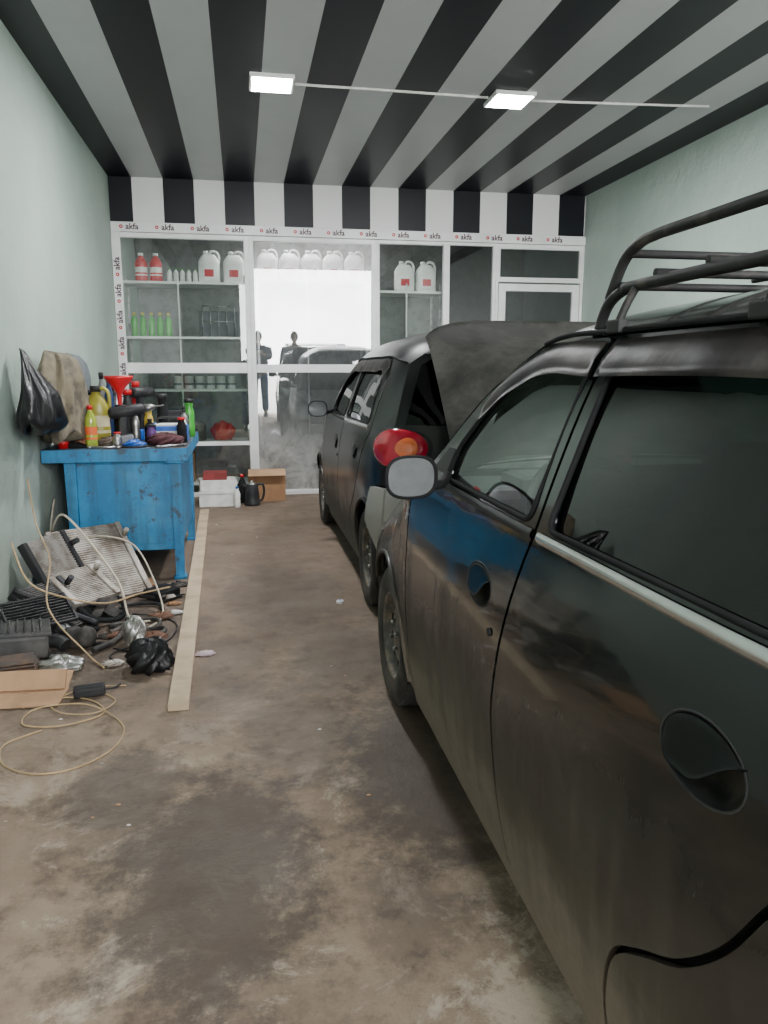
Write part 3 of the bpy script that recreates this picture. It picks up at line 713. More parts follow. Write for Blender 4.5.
crumple('rag',(-.8,4.91,ZB),.05,pm('grey_rag',(.13,.10,.08),.9),'crumpled brown grey rag on workbench','rag',1.2,.8,.6,8)
crumple('rag',(-.97,4.80,ZB),.045,BLKM,'small oily black rag on workbench','rag',1.2,.8,.4,18)
for i,(x,y,h,r,mt,lb) in enumerate([(-1.05,4.92,.14,.03,STEEL,'small metal can on workbench'),(-.9,5.62,.3,.045,BLK,'black plastic oil bottle on workbench'),(-.98,5.28,.33,.045,FOAM,'white plastic bottle on workbench'),(-.40,5.66,.2,.05,BLKM,'black oily jar on workbench'),(-.74,5.78,.25,.04,GREEN,'green bottle on workbench'),(-.965,4.90,.13,.03,pm('copper_can',(.3,.12,.06),.5),'small brown can on workbench'),(-.58,5.12,.15,.035,BLKM,'black grease pot on workbench'),(-.73,5.27,.33,.04,BLK,'tall black bottle on workbench'),(-.60,5.23,.22,.03,pm('yellow_can',(.6,.42,.05),.4),'yellow spray bottle on workbench'),(-.84,5.25,.42,.03,pm('dark_blue_can',(.02,.05,.16),.4),'dark blue spray can on workbench'),(-.70,5.46,.38,.035,RED,'tall red bottle on workbench'),(-.52,5.34,.30,.035,BLKM,'black brake fluid bottle on workbench'),(-.38,5.30,.2,.03,STEEL,'small steel tin on workbench'),(-.74,4.83,.09,.028,STEEL,'tiny open metal tin on workbench'),(-.56,5.00,.12,.03,pm('purple_tub',(.10,.03,.16),.5),'purple plastic tub on workbench'),(-.91,5.42,.44,.035,pm('grey_tall_can',(.2,.2,.2),.5),'tall grey can on workbench'),(-.38,5.06,.16,.032,BLKM,'black oily pot on workbench edge'),(-.36,5.52,.26,.035,GREEN,'green coolant bottle on workbench edge'),(-.67,5.14,.20,.026,STEEL,'slim steel can on workbench')]):
    bottle('bottle',(x,y,ZB),r,h,mt,[BLK,RED,BLK][i%3],0,lb,neck=[.35,.6,.8][i%3])
for i,(x,y,a) in enumerate([(-.80,4.74,-10),(-.42,4.78,30),(-.60,4.88,80)]):
    m=MB(); m.tube([(-.09,0,.008),(.07,0,.008)],.007,8); m.lathe([(.018,0),(.018,.012)],6,Matrix.Translation((.08,0,.002))); m.lathe([(.014,0),(.014,.012)],6,Matrix.Translation((-.09,0,.002)))
    thing(m,'wrench',STEEL,(x,y,ZB),'steel wrench lying on workbench','wrench',rot=(0,0,R(a)))
m=MB(); m.tube([(-.56,4.79,ZB+.008),(-.60,4.74,ZB+.008),(-.66,4.73,ZB+.008),(-.70,4.76,ZB+.008),(-.71,4.88,ZB+.008),(-.66,4.90,ZB+.012)],.006,8,sub=6); thing(m,'cord',BLK,(0,0,0),'black power cord lying on workbench','cord')
def hang(name,y0,y1,z0,z1,depth,mat,label,cat,seed,prof,amp=.1,pockets=False):
    rr=random.Random(seed); q=[rr.uniform(0,6) for _ in range(6)]
    e=root(name,(XL,(y0+y1)/2,z1),label,cat); O=Vector((XL,(y0+y1)/2,z1))
    m=MB()
    def f(a,b_):
        th=2*math.pi*a; t=b_; wv=prof(t)
        d=1+amp*math.sin(3*th+q[0]+3*t)+amp*.7*math.sin(7*th+q[1]+5*t)+amp*.5*math.sin(13*th+q[2]-4*t)
        if t in(0,1): wv*=.3
        y=(y0+y1)/2+math.cos(th)*(y1-y0)/2*wv*d; x=XL+.03+depth*.45*(1+math.sin(th)*wv*d)*min(1,.25+wv)
        return Vector((max(x,XL+.012),y,z1+(z0-z1)*t+.03*math.sin(4*th+q[3])*t))-O
    m.grid(f,56,26,closeu=True); part(m,'fabric' if cat!='bag' else 'bag_body',mat,e)
    if pockets:
        for a,b_ in ((.80,.72),(.66,.70),(.74,.40)):
            p=f(a,b_); m=MB(); m.box((p.x+.004,p.y-.0,p.z),(.05,.11,.13),.015,rot=(0,0,R(-30))); m.box((p.x+.008,p.y,p.z+.06),(.055,.115,.035),.01,rot=(0,0,R(-30))); part(m,'pocket',pm('dark_khaki_cloth',(.15,.125,.085),.95,col2=(.08,.065,.05),bmp=.4),e)
    return e
hang('plastic_bag',4.04,4.46,.96,1.38,.24,BAGM,'black plastic bag hanging on green wall above workbench','bag',4,lambda t:.12+.85*min(1,t*1.25)**.9*(1-.5*max(0,t-.9)/.1))
hang('vest',4.50,5.02,.88,1.38,.24,CLOTH,'dirty khaki pocketed work vest hanging on green wall','vest',9,lambda t:.42+.58*min(1,t*3)**.5,.13,True)
hang('jacket',5.12,5.62,.90,1.38,.16,pm('grey_blue_cloth',(.12,.14,.15),.9),'grey blue work jacket hanging on green wall','jacket',12,lambda t:.35+.6*min(1,t*3)**.5,.12)
# ---------------------------------------------------------------- floor clutter left
def radiator(loc,rot,w,h,label,mat=ALU,tank=BLK,n=26):
    e=root('radiator',loc,label,'radiator',rot=rot)
    m=MB(); m.box((0,0,h/2),(w*.98,.012,h*.98))
    for k in range(n): m.box((0,0,h*(k+.5)/n),(w*.97,.026,h/n*.4))
    part(m,'fin_core',mat,e)
    for s in (-1,1):
        m=MB(); m.box((s*(w/2+.015),0,h/2),(.035,.045,h),.008); part(m,'side_tank',tank,e)
    m=MB(); m.lathe([(.015,0),(.015,.05)],12,Matrix.Translation((w/2+.02,-.02,h*.8))@Matrix.Rotation(R(90),4,'X')); part(m,'hose_neck',tank,e)
    return e
GFIN=pm('grey_fins',(.36,.34,.31),.6,.3,col2=(.17,.15,.12))
radiator((-.72,4.32,.02),(R(-46),0,R(36)),.38,.50,'silver finned car radiator leaning on floor clutter',ALU,ALU,34)
radiator((-.86,4.12,.02),(R(-28),0,R(70)),.30,.44,'pale grey finned radiator leaning against green wall',GFIN,BLK,30)
radiator((-.84,3.84,.02),(R(-50),0,R(62)),.28,.30,'black dusty condenser leaning on floor clutter',pm('dark_fins',(.10,.095,.09),.6,.3),BLK)
radiator((-.76,4.02,.10),(R(-62),0,R(48)),.22,.26,'small dirty heater radiator lying on other parts',ALU,ALU,20)
for i,(p,r_,mt,lb) in enumerate([([(-1.1,3.8,.24),(-.9,3.83,.12),(-.74,3.86,.03)],.016,BLK,'black rubber strut lying on floor clutter'),([(-1.1,4.6,.2),(-.9,4.68,.06),(-.6,4.62,.03),(-.45,4.5,.02)],.014,RUB,'black bent rubber hose under workbench'),([(-.72,4.02,.015),(-.65,4.2,.015),(-.5,4.2,.015),(-.45,4.1,.015)],.01,BLK,'thin black hose on concrete floor'),([(-1.1,3.72,.18),(-.98,3.76,.14),(-.84,3.72,.03)],.026,STEEL,'steel shock absorber tube on floor clutter'),([(-.66,3.72,.02),(-.6,3.78,.03),(-.62,3.62,.02),(-.7,3.5,.02)],.014,RUB,'short bent black hose on concrete floor'),([(-.6,4.35,.02),(-.48,4.28,.03),(-.42,4.42,.02)],.012,RUB,'short black hose beside radiator on floor')]):
    m=MB().tube(p,r_,10,sub=6); thing(m,'hose',mt,(0,0,0),lb,'hose')
E=root('air_filter_housing',(-1.01,3.52,0),'black plastic air filter housing lying on concrete floor','car part',rot=(0,R(4),R(15)))
m=MB(); m.box((0,0,.075),(.22,.2,.11),.02); m.box((0,0,.135),(.24,.22,.015),.004)
for k in range(6): m.box((-.08+.032*k,0,.147),(.008,.18,.012),.002)
part(m,'housing',pm('dusty_black_plastic',(.04,.04,.04),.6,col2=(.1,.095,.085),scale=7),E)
m=MB(); m.tube([(.1,0,.07),(.15,-.02,.07),(.18,-.05,.055)],.032,12,sub=5); part(m,'intake_pipe',BLK,E)
E=root('cooling_fan',(-.66,3.94,.02),'grimy black radiator cooling fan with shroud on floor','fan',rot=(R(-62),0,R(50)))
m=MB(); m.tube([(.12*math.cos(2*math.pi*k/28),0,.125+.12*math.sin(2*math.pi*k/28)) for k in range(28)],.010,6,closed=True,flat=1.6)
for k in range(3):
    a=2*math.pi*k/3+.5; m.tube([(0,.02,.125),(.12*math.cos(a),.02,.125+.12*math.sin(a))],.006,6)
part(m,'shroud',BLKM,E)
m=MB()
for k in range(5):
    a=2*math.pi*k/5; T=Matrix.Translation((0,0,.125))@Matrix.Rotation(a,4,'Y')@Matrix.Translation((.065,0,0))@Matrix.Rotation(R(28),4,'X'); q=bmesh.new(); bmesh.ops.create_cube(q,size=1,matrix=T@Matrix.Diagonal((.085,.004,.05,1))); m.merge(q,False)
m.lathe([(.03,-.02),(.03,.02),(.001,.024)],16,Matrix.Translation((0,0,.125))@Matrix.Rotation(R(90),4,'X'))
part(m,'fan_blades',RUB,E)
m=MB()
for k in range(9): m.box((0,0,.03+.018*k),(.30,.012,.006),.001)
m.box((-.15,0,.1),(.012,.02,.18),.003); m.box((.15,0,.1),(.012,.02,.18),.003); m.box((0,0,.012),(.3,.02,.012),.003); m.box((0,0,.188),(.3,.02,.012),.003)
thing(m,'radiator_grille',BLK,(-.92,3.62,.10),'black plastic slatted grille leaning on floor clutter','car part',rot=(R(-58),0,R(35)))
m=MB(); m.lathe([(.03,-.07),(.05,-.065),(.052,-.02),(.045,-.015),(.045,.02),(.05,.03),(.04,.06),(.02,.065)],20,Matrix.Translation((0,0,.053))@Matrix.Rotation(R(80),4,'Y'))
thing(m,'oil_filter',RUB,(-.77,3.60,0),'round black oil filter canister lying on floor','car part',rot=(0,0,R(-25)))
m=MB()
for k in range(5): m.box((0,0,.012+.014*k),(.24-.01*k,.12,.010),.002,rot=(0,0,.06*k))
thing(m,'metal_plates',pm('rusty_dark_metal',(.12,.10,.09),.6,.5,col2=(.2,.13,.09)),(-1.0,3.30,0),'stack of dark metal heat shield plates on floor','car part')
m=MB(); m.box((0,0,.05),(.32,.012,.08),.002,rot=(R(-35),0,0)); m.box((0,-.08,.01),(.34,.16,.006),.001,rot=(R(2),0,0)); m.box((0,.05,.03),(.33,.1,.005),.001,rot=(R(20),0,0))
thing(m,'cardboard_box',CARD2,(-.89,3.11,0),'flattened open cardboard box lying on concrete floor','cardboard box',rot=(0,0,R(-3)))
crumple('plastic_bag',(-.425,3.27,0),.085,BAGM,'crumpled black plastic bag on concrete floor','bag',1,1,.85,21,.5)
CLR=glassmat('clear_plastic',(.75,.75,.7),.3,rough=.35)
crumple('plastic_bag',(-.53,3.60,0),.065,CLR,'crumpled clear plastic bag on concrete floor','bag',.8,.9,1.1,31,.4)
crumple('plastic_bag',(-.80,3.32,.0),.07,CLR,'clear plastic wrapping crumpled on floor clutter','bag',1.3,.7,.5,37,.5)
for i,(x,y,a,b_,t) in enumerate([(-.56,3.86,.10,.075,.3),(-.50,3.74,.08,.06,1.2)]):
    m=MB(); m.tube([(a*math.cos(q)*1.2,b_*math.sin(q),.012+.008*math.sin(2*q+t)) for q in np.linspace(0,2*math.pi,40)[:-1]],.009,6,closed=True,flat=1.3)
    thing(m,'drive_belt',RUB,(x,y,0),'black rubber drive belt loop on concrete floor','belt',group='drive belts on the floor')
m=MB(); m.box((0,0,.022),(.12,.05,.042),.012,seg=3); m.tube([(.05,0,.02),(.09,.02,.01),(.12,.06,.006)],.004,6,sub=4)
thing(m,'power_adapter',BLK,(-.63,3.03,0),'black power adapter lying on concrete floor','adapter',rot=(0,0,R(12)))
def wire(name,P,r,mat,label,sub=8):
    m=MB().tube(P,r,6,sub=sub); return thing(m,name,mat,(0,0,0),label,'wire')
rr=random.Random(2)
P=[(-.86,2.95,.004),(-.72,3.02,.004),(-.60,2.96,.004),(-.55,2.84,.004),(-.68,2.76,.006),(-.82,2.80,.004),(-.80,2.92,.01),(-.62,2.92,.012),(-.47,2.75,.004),(-.46,2.58,.004),(-.55,2.45,.004),(-.68,2.42,.004),(-.80,2.50,.004),(-.84,2.64,.006),(-.74,2.74,.004)]
wire('wire',P,.003,WIRE,'thin tan wire coiled in loops on concrete floor',6)
wire('wire',[(-.60,3.06,.004),(-.52,2.95,.006),(-.58,2.84,.01),(-.7,2.86,.012),(-.76,2.98,.004),(-.66,3.1,.004),(-.5,3.1,.004)],.0026,WIRE,'loose tan wire strand on concrete floor')
wire('wire',[(-1.14,4.9,.5),(-1.1,4.6,.36),(-.95,4.3,.5),(-.68,4.1,.2),(-.60,3.95,.02),(-.5,3.92,.01),(-.42,4.05,.01)],.006,CORD,'thick white cord draped over floor clutter')
wire('wire',[(-1.12,3.9,.45),(-1.0,3.7,.3),(-.85,3.75,.2),(-.7,3.9,.12),(-.58,4.1,.1),(-.45,4.35,.06),(-.42,4.5,.02)],.005,WIRE,'tan cable draped across floor clutter')
wire('wire',[(-1.1,4.2,.72),(-1.05,4.1,.5),(-.95,3.9,.36),(-.9,3.6,.2),(-.72,3.45,.03),(-.62,3.3,.01)],.004,WIRE,'thin tan wire hanging over radiators')
wire('wire',[(-.95,4.6,.3),(-.8,4.5,.34),(-.62,4.4,.3),(-.5,4.2,.15),(-.44,4.0,.02),(-.5,3.8,.01),(-.62,3.7,.01)],.005,CORD,'white hose loop draped beside workbench')
wire('wire',[(-.62,3.55,.005),(-.5,3.5,.005),(-.38,3.62,.005),(-.36,3.85,.005),(-.46,4.0,.005),(-.6,4.05,.01)],.004,BLK,'thin black cable curving over concrete floor')
wire('wire',[(-.55,3.35,.005),(-.62,3.45,.005),(-.55,3.55,.005),(-.45,3.5,.005),(-.4,3.4,.005)],.0035,BLK,'short black cable on concrete floor')
m=MB(); m.lathe([(.012,-.02),(.014,.0),(.01,.02),(.006,.04)],10,Matrix.Translation((0,0,.014))@Matrix.Rotation(R(90),4,'Y')); thing(m,'cable_plug',FOAM,(-.38,4.03,0),'white cable plug lying on floor','plug')
crumple('wrapper',(-.2,3.4,0),.035,pm('pink_wrapper',(.5,.4,.42),.5),'crumpled pinkish plastic wrapper on concrete floor','wrapper',1.2,.7,.3,40)
m=MB(); m.lathe([(.018,0),(.02,.004),(.02,.014),(.017,.018),(.001,.018)],16); m.mi=1; m.lathe([(.0005,.0185),(.012,.0185),(.012,.019)],14)
thing(m,'paper_cup',[FOAM,BLUEB],(.50,4.07,0),'small crushed white and blue cup on concrete floor','cup')
for i in range(34):
    x=rr.uniform(-1.08,-.4); y=rr.uniform(3.3,4.65); s=rr.uniform(.022,.05)
    crumple('debris',(x,y,0),s,[RUB,CARD,pm('rust_bits',(.16,.08,.05),.9),ALU,BLKM][i%5],'small dirty scrap on concrete floor','debris',1.3,.8,.4,50+i,.5)['group']='small scraps on the floor'
for i in range(20):
    x=rr.uniform(-.9,.4); y=rr.uniform(2.0,6.5); s=rr.uniform(.003,.006)
    crumple('debris',(x,y,0),s,[FOAM,CARD2,ALU][i%3],'tiny pale crumb of litter on concrete floor','debris',1.3,.8,.4,90+i,.5)['group']='tiny crumbs on the floor'
for i,(x,y,a,c_) in enumerate([(-.62,4.52,10,CARD),(-.48,4.36,50,BLKM),(-.95,4.66,-20,pm('blue_scrap',(.05,.15,.3),.6))]):
    m=MB(); m.box((0,0,.03),(.17,.12,.05),.006,rot=(R(6),0,0)); m.box((0,-.08,.012),(.16,.05,.004),0,rot=(R(-8),0,0))
    thing(m,'parts_box',c_,(x,y,0),'small dirty open parts box under workbench','box',rot=(0,0,R(a)))
m=MB(); m.box((0,0,.011),(.078,4.25,.022),.002); thing(m,'wooden_board',WOOD,(-.318,4.95,0),'long pale wooden board lying on concrete floor','board',rot=(0,0,R(1.2)))
# ---------------------------------------------------------------- back area
E=root('cardboard_box',(.22,7.68,0),'brown cardboard box standing before shop window','cardboard box')
m=MB(); m.box((0,0,.14),(.36,.26,.28),.003); part(m,'box_body',CARD,E)
for yy,ww,rt in ((-.15,.12,25),(.1,.11,-12)):
    m=MB(); m.box((0,yy,.285),(.36,ww,.004),0,rot=(R(rt),0,0)); part(m,'flap',CARD2,E)
m=MB(); m.box((0,0,.06),(.36,.3,.12),.008); m.box((0,0,.135),(.37,.31,.025),.006); thing(m,'foam_box',FOAM,(-.24,7.45,0),'white foam box with lid on floor','box')
m=MB(); m.box((0,0,.05),(.34,.26,.1),.006); m.box((0,-.132,.05),(.2,.004,.04)); thing(m,'foam_box',[FOAM],(-.25,7.45,.149),'white flat carton stacked on foam box','box',rot=(0,0,R(6)))
m=MB(); m.box((0,0,.035),(.22,.2,.07),.006); thing(m,'carton',pm('dark_red_carton',(.25,.03,.03),.6),(-.27,7.45,.25),'small dark red carton on white boxes','box')
E=root('electric_kettle',(.07,7.36,0),'black electric kettle standing on concrete floor','kettle')
m=MB(); m.lathe([(.075,0),(.078,.02),(.072,.03),(.07,.1),(.058,.18),(.05,.2)],24); part(m,'kettle_body',BLK,E)
m=MB(); m.lathe([(.05,.2),(.045,.212),(.01,.22),(.012,.235),(.001,.238)],18); part(m,'lid',STEEL,E)
m=MB(); m.tube([(.05,0,.195),(.1,0,.2),(.115,0,.14),(.1,0,.06),(.068,0,.04)],.011,8,sub=5); part(m,'handle',BLK,E)
m=MB(); m.tube([(-.05,0,.17),(-.075,0,.19),(-.085,0,.2)],lambda t:.022-.012*t,8); part(m,'spout',BLK,E)
bottle('bottle',(-.02,7.5,0),.04,.28,BLKM,RED,0,'dark bottle with red cap beside kettle')
bottle('bottle',(-.07,7.25,0),.03,.2,FOAM,BLUEB,0,'white bottle beside white boxes on floor')
# ---------------------------------------------------------------- storeroom shelving and goods
def shelf(name,x0,x1,y0,y1,zs,h,label):
    e=root(name,((x0+x1)/2,(y0+y1)/2,0),label,'shelf'); w=x1-x0; d=y1-y0
    for z in zs:
        m=MB(); m.box((0,0,z-.013),(w,d,.024),.003); part(m,'shelf_board',WHITE,e)
    for sx in (-1,1):
        for sy in (-1,1):
            m=MB(); m.box((sx*(w/2-.012),sy*(d/2-.012),h/2),(.022,.022,h),.002); part(m,'upright',STEEL,e)
    m=MB(); m.tube([(-w/2*.1,-d/2,0),(-w/2*.1,-d/2,h)],.008,6); part(m,'upright',WHITE,e)
    return e
shelf('shelf_unit',-1.12,.08,8.1,8.5,[.12,.55,1.08,1.6,2.13],2.2,'white metal shelf unit with bottles behind shop glass')
shelf('shelf_unit',.18,1.32,8.1,8.5,[1.3,2.16],2.2,'white shelf unit with canisters behind shop glass')
shelf('shelf_unit',1.42,2.1,8.1,8.5,[.6,1.3,2.08],2.15,'white shelf unit with white canisters behind glass')
def jug():
    e=root('canister',(0,0,-9),'white plastic oil canister with red label on shelf','canister','white oil canisters on shelves')
    m=MB()
    def f(a,b_):
        t=b_; z=.27*t; w=.105*(1-.45*max(0,(t-.72)/.28)**1.5); d=.06*(1-.5*max(0,(t-.72)/.28)**1.5); an=2*math.pi*a
        if t==0: w*=.01;d*=.01
        c,s_=math.cos(an),math.sin(an); k=(abs(c)**4+abs(s_)**4)**-.25
        return Vector((w*c*k-.0*t,d*s_*k,max(z-.27/14,0) if t<.1 else z))
    m.grid(f,32,14,closeu=True); m.lathe([(.03,.25),(.022,.28)],16,Matrix.Translation((-.03,0,0)))
    part(m,'canister_body',JUG,e)
    m=MB(); m.tube([(-.0,0,.265),(.03,0,.3),(.08,0,.29),(.1,0,.24),(.095,0,.19)],.013,8,sub=5); part(m,'handle',JUG,e)
    m=MB(); m.lathe([(.026,.275),(.026,.3),(.02,.305)],16,Matrix.Translation((-.03,0,0))); part(m,'cap',JUG,e)
    m=MB(); m.box((0,-.0605,.09),(.09,.002,.07)); part(m,'canister_label',REDL,e)
    return e
J=jug()
pts=[(-.27,2.13),(-.03,2.13)]+[(.30+.222*i,2.16) for i in range(5)]+[(1.72,2.08),(1.95,2.08)]
for i,(x,z) in enumerate(pts):
    if i==0: J.location=(x*1.02+.0,8.2,z)
    else: dup(J,(x,8.2,z),(0,0,R(rr.uniform(-6,6))))
RB=bottle('bottle',(-.93,8.19,2.13),.06,.27,RED,FOAM,0,'red antifreeze bottle with white label on shelf',group='red bottles on the shelf',sy=.7,labm=FOAM)
dup(RB,(-.79,8.19,2.13))
SB=bottle('bottle',(-.66,8.17,2.13),.024,.13,FOAM,GREEN,0,'small white bottle with green cap on shelf',group='small bottles on the shelf')
for i in range(1,5): dup(SB,(-.66+.062*i,8.17,2.13))
GB=bottle('bottle',(-1.02,8.17,1.6),.034,.23,GREEN,pm('yellow_cap',(.7,.55,.05),.4),0,'green bottle with yellow cap on shelf',group='green bottles on the shelf')
for i in range(1,5): dup(GB,(-1.02+.082*i,8.17,1.6))
m=MB(); m.box((0,0,.13),(.4,.06,.26),.004); 
thing(m,'carton',pm('grey_carton',(.12,.13,.14),.6),(-.2,8.3,1.6),'dark grey boxed goods on shelf','box')
m=MB()
for k in range(5): m.tube([(-.16+.08*k,0,0),(-.16+.08*k,0,.3)],.006,6)
m.tube([(-.16,0,.3),(.16,0,.3)],.007,6); m.tube([(-.16,0,.15),(.16,0,.15)],.006,6)
thing(m,'wire_rack',STEEL,(-.2,8.15,1.6),'chrome wire display rack on shelf','rack')
e=root('can',(-.62,8.15,1.08),'small white labelled can on shelf','can','white cans on the lower shelf')
m=MB(); m.lathe([(.042,0),(.044,.006),(.044,.125),(.04,.13)],20); part(m,'can_body',JUG,e)
m=MB(); m.lathe([(.0448,.04),(.0448,.06)],20,cap=False); part(m,'can_label',pm('grey_label',(.2,.25,.3),.5),e)
for i in range(1,6): dup(e,(-.62+.105*i,8.15,1.08))
E=root('cooking_pot',(-.5,8.25,.55),'dull aluminium pot with lid on low shelf','pot')
m=MB(); m.lathe([(.12,0),(.13,.01),(.13,.16),(.135,.165)],24); part(m,'pot_body',ALU,E)
m=MB(); m.lathe([(.135,.165),(.06,.19),(.01,.195),(.015,.22),(.001,.222)],24); part(m,'lid',ALU,E)
crumple('shopping_bag',(-.2,8.25,.55),.11,RED,'red plastic shopping bag on low shelf','bag',1,.8,.9,61,.4)
m=MB(); m.box((0,0,.15),(.3,.22,.3),.004); thing(m,'cardboard_box',CARD,(-.65,8.3,.12),'brown cardboard box on bottom shelf','cardboard box')
# ---------------------------------------------------------------- people by the entrance (seen in the shop glass)
def bake(o):
    dg=bpy.context.evaluated_depsgraph_get(); dg.update()
    me=bpy.data.meshes.new_from_object(o.evaluated_get(dg))
    o.modifiers.clear(); o.data=me
    for p in me.polygons: p.use_smooth=True
def skin(name,V,Ed,Rd,mat,parent,rt=0,sub=2):
    me=bpy.data.meshes.new(name); me.from_pydata(V,Ed,[]); o=mkobj(name,me,mat,parent)
    o.modifiers.new('s','SKIN'); 
    for i,sv in enumerate(me.skin_vertices[0].data):
        r=Rd[i]; sv.radius=r if isinstance(r,tuple) else (r,r); sv.use_root=(i==rt)
    q=o.modifiers.new('u','SUBSURF'); q.levels=sub; q.render_levels=sub; bake(o); return o
def person(loc,label,hands,jack,trou,rz=0):
    P=root('person',loc,label,'person',rot=(0,0,rz))
    V=[(0,0,.93),(0,0,1.08),(0,.0,1.25),(0,0,1.40),(0,.01,1.49),(0,.02,1.56)]; E_=[(0,1),(1,2),(2,3),(3,4),(4,5)]
    Rr=[(.15,.11),(.14,.10),(.165,.11),(.15,.09),.055,.055]
    arms={}
    for s in (-1,1):
        i=len(V); hx,hy,hz=hands[0 if s<0 else 1]; sh=Vector((s*.19,0,1.39)); hd=Vector((hx,hy,hz)); mid=(sh+hd)/2
        el=mid+Vector((s*.08,-.04,-.12)) if (sh-hd).length<.5 else mid+Vector((s*.02,-.03,0))
        wr=el+(hd-el)*.93
        V+=[tuple(sh),tuple(el),tuple(wr)]; E_+=[(3,i),(i,i+1),(i+1,i+2)]; Rr+=[.06,.045,.03]; arms[s]=(el,hd)
    for s in (-1,1):
        i=len(V); V+=[(s*.1,0,.86),(s*.11,.02,.48),(s*.12,-.01,.1),(s*.13,.1,.04),(s*.135,.16,.035)]
        E_+=[(0,i),(i,i+1),(i+1,i+2),(i+2,i+3),(i+3,i+4)]; Rr+=[.09,.06,.045,.042,.035]
    skin('body',V,E_,Rr,SKIN,P)
    V=[(0,0,.97)];E_=[];Rr=[(.165,.125)]
    for s in (-1,1):
        i=len(V); V+=[(s*.1,0,.85),(s*.11,.02,.48),(s*.12,-.01,.1)]; E_+=[(0,i),(i,i+1),(i+1,i+2)]; Rr+=[.1,.08,.075]
    skin('trousers',V,E_,Rr,trou,P)
    V=[(0,0,.86),(0,0,1.06),(0,0,1.25),(0,0,1.40),(0,.01,1.47)];E_=[(0,1),(1,2),(2,3),(3,4)];Rr=[(.215,.16),(.20,.15),(.215,.15),(.19,.12),(.09,.09)]
    for s in (-1,1):
        i=len(V); el,hd=arms[s]; wr=el+(hd-el)*.85; V+=[(s*.21,0,1.385),tuple(el),tuple(wr)]; E_+=[(3,i),(i,i+1),(i+1,i+2)]; Rr+=[.09,.075,.058]
    skin('jacket',V,E_,Rr,jack,P,rt=2)
    for s in (-1,1):
        m=MB(); m.lathe([(.04,0),(.05,.01),(.05,.04),(.045,.07),(.04,.09)],16,Matrix.Translation((s*.125,.06,0)),sx=1,sy=2.6); part(m,'shoe',BLK,P)
    m=MB()
    def hf(a,b_):
        th=2*math.pi*a; p=math.pi*b_; x=.075*math.sin(p)*math.cos(th); y=.095*math.sin(p)*math.sin(th); z=.12*math.cos(p)
        if z<0: x*=1-.25*(-z/.12)**1.5; y*=1-.1*(-z/.12)
        if y>0:
            y+=.028*math.exp(-((x/.014)**2+((z+.02)/.03)**2)); y-=.012*math.exp(-(((abs(x)-.03)/.014)**2+((z-.01)/.014)**2)); y+=.008*math.exp(-((x/.022)**2+((z+.06)/.008)**2))
        return Vector((x,.02+y,1.64+z))
    m.grid(hf,40,28,closeu=True)
    for s in (-1,1): m.lathe([(.004,-.01),(.02,-.006),(.022,.004),(.012,.01)],10,Matrix.Translation((s*.076,.01,1.635))@Matrix.Rotation(R(90),4,'Y'),sy=.6)
    hd_=part(m,'head',SKIN,P)
    m=MB(); m.grid(lambda a,b_:(lambda th,p:Vector((.083*math.sin(p)*math.cos(th),.005+.103*math.sin(p)*math.sin(th),1.652+.122*math.cos(p))))(2*math.pi*a,math.pi*.5*b_),28,10,closeu=True); part(m,'hair',HAIR,hd_)
    for s in (-1,1):
        m=MB(); m.lathe([(.001,.012),(.009,.008),(.011,0)],10,Matrix.Translation((s*.03,.1,1.65))@Matrix.Rotation(R(-90),4,'X'),cap=False); part(m,'eye',BLK,hd_)
    for s in (-1,1):
        el,hd=arms[s]; d=(hd-el).normalized(); sd=d.cross(Vector((0,0,1))).normalized(); up=sd.cross(d)
        V=[tuple(hd-d*.03),tuple(hd+d*.03),tuple(hd+d*.07)];E_=[(0,1),(1,2)];Rr=[.024,(.036,.018),(.036,.016)]
        h_=skin('hand',V,E_,Rr,SKIN,P,sub=2)
        for k,ln in enumerate((.065,.075,.07,.055)):
            b0=hd+d*.065+sd*(.027-.018*k)
            V=[tuple(b0),tuple(b0+d*ln*.45+up*.004),tuple(b0+d*ln*.75-up*.015),tuple(b0+d*ln*.9-up*.03)]
            skin('finger',V,[(0,1),(1,2),(2,3)],[.0095,.009,.008,.007],SKIN,h_,sub=1)
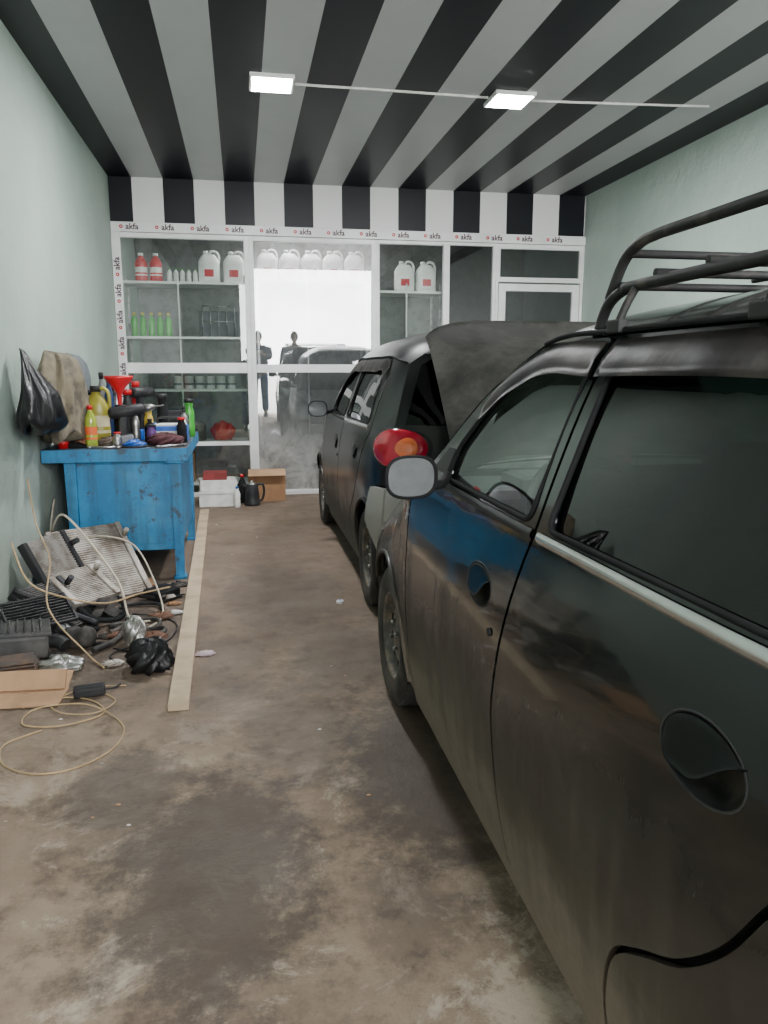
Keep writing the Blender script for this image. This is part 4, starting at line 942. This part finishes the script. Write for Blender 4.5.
        b0=hd+sd*.03*(-s); V=[tuple(b0),tuple(b0+d*.03+sd*.03*(-s)),tuple(b0+d*.06+sd*.035*(-s)-up*.01)]
        skin('thumb',V,[(0,1),(1,2)],[.012,.010,.008],SKIN,h_,sub=1)
    return P
person((.20,-.75,0),'standing person in dark jacket and blue jeans holding phone',[(-.08,.33,1.3),(.1,.33,1.3)],JACK,JEANS)
person((.95,-.70,0),'standing person in dark work clothes near entrance',[(-.28,.06,.83),(.28,.06,.83)],JACK,pm('dark_trousers',(.03,.035,.06),.9))
m=MB(); m.box((0,0,0),(.15,.009,.075),.004); m.mi=1; m.box((.06,.006,.02),(.02,.004,.02),.002)
thing(m,'smartphone',[pm('pale_phone',(.7,.7,.72),.3),BLK],(.21,-.345,1.345),'pale smartphone held in both hands','phone')
# ---------------------------------------------------------------- light
w=bpy.data.worlds.new('World'); SC.world=w; w.use_nodes=True; bg=w.node_tree.nodes['Background']
bg.inputs[0].default_value=(.98,.985,1.,1); bg.inputs[1].default_value=28.
def area(name,loc,rot,sx,sy,en,portal=False,col=(1,1,1)):
    l=bpy.data.lights.new(name,'AREA'); l.shape='RECTANGLE'; l.size=sx; l.size_y=sy; l.energy=en; l.color=col
    o=bpy.data.objects.new(name,l); COL.objects.link(o); o.location=loc; o.rotation_euler=rot
    if portal: l.cycles.is_portal=True
    return o
area('daylight_portal',((OX0+OX1)/2,YR-.02,1.525),(R(90),0,0),OX1-OX0,3.05,1,True)
for x,y,en in ((.25,5.27,65),(1.82,5.29,65),(.6,8.17,14)): area('led_light',(x,y,H-.03),(0,0,0),.24,.24,en,col=(.97,.98,1))  # last light belongs to the added storeroom lamp
# ---------------------------------------------------------------- camera
cd=bpy.data.cameras.new('camera'); cam=bpy.data.objects.new('camera',cd); COL.objects.link(cam)
cd.sensor_fit='VERTICAL'; cd.sensor_height=36; cd.lens=769/1024*36; cd.clip_start=.02
cam.location=(0,0,1.27); cam.rotation_euler=(R(90-10.46),0,R(-10.4)); SC.camera=cam
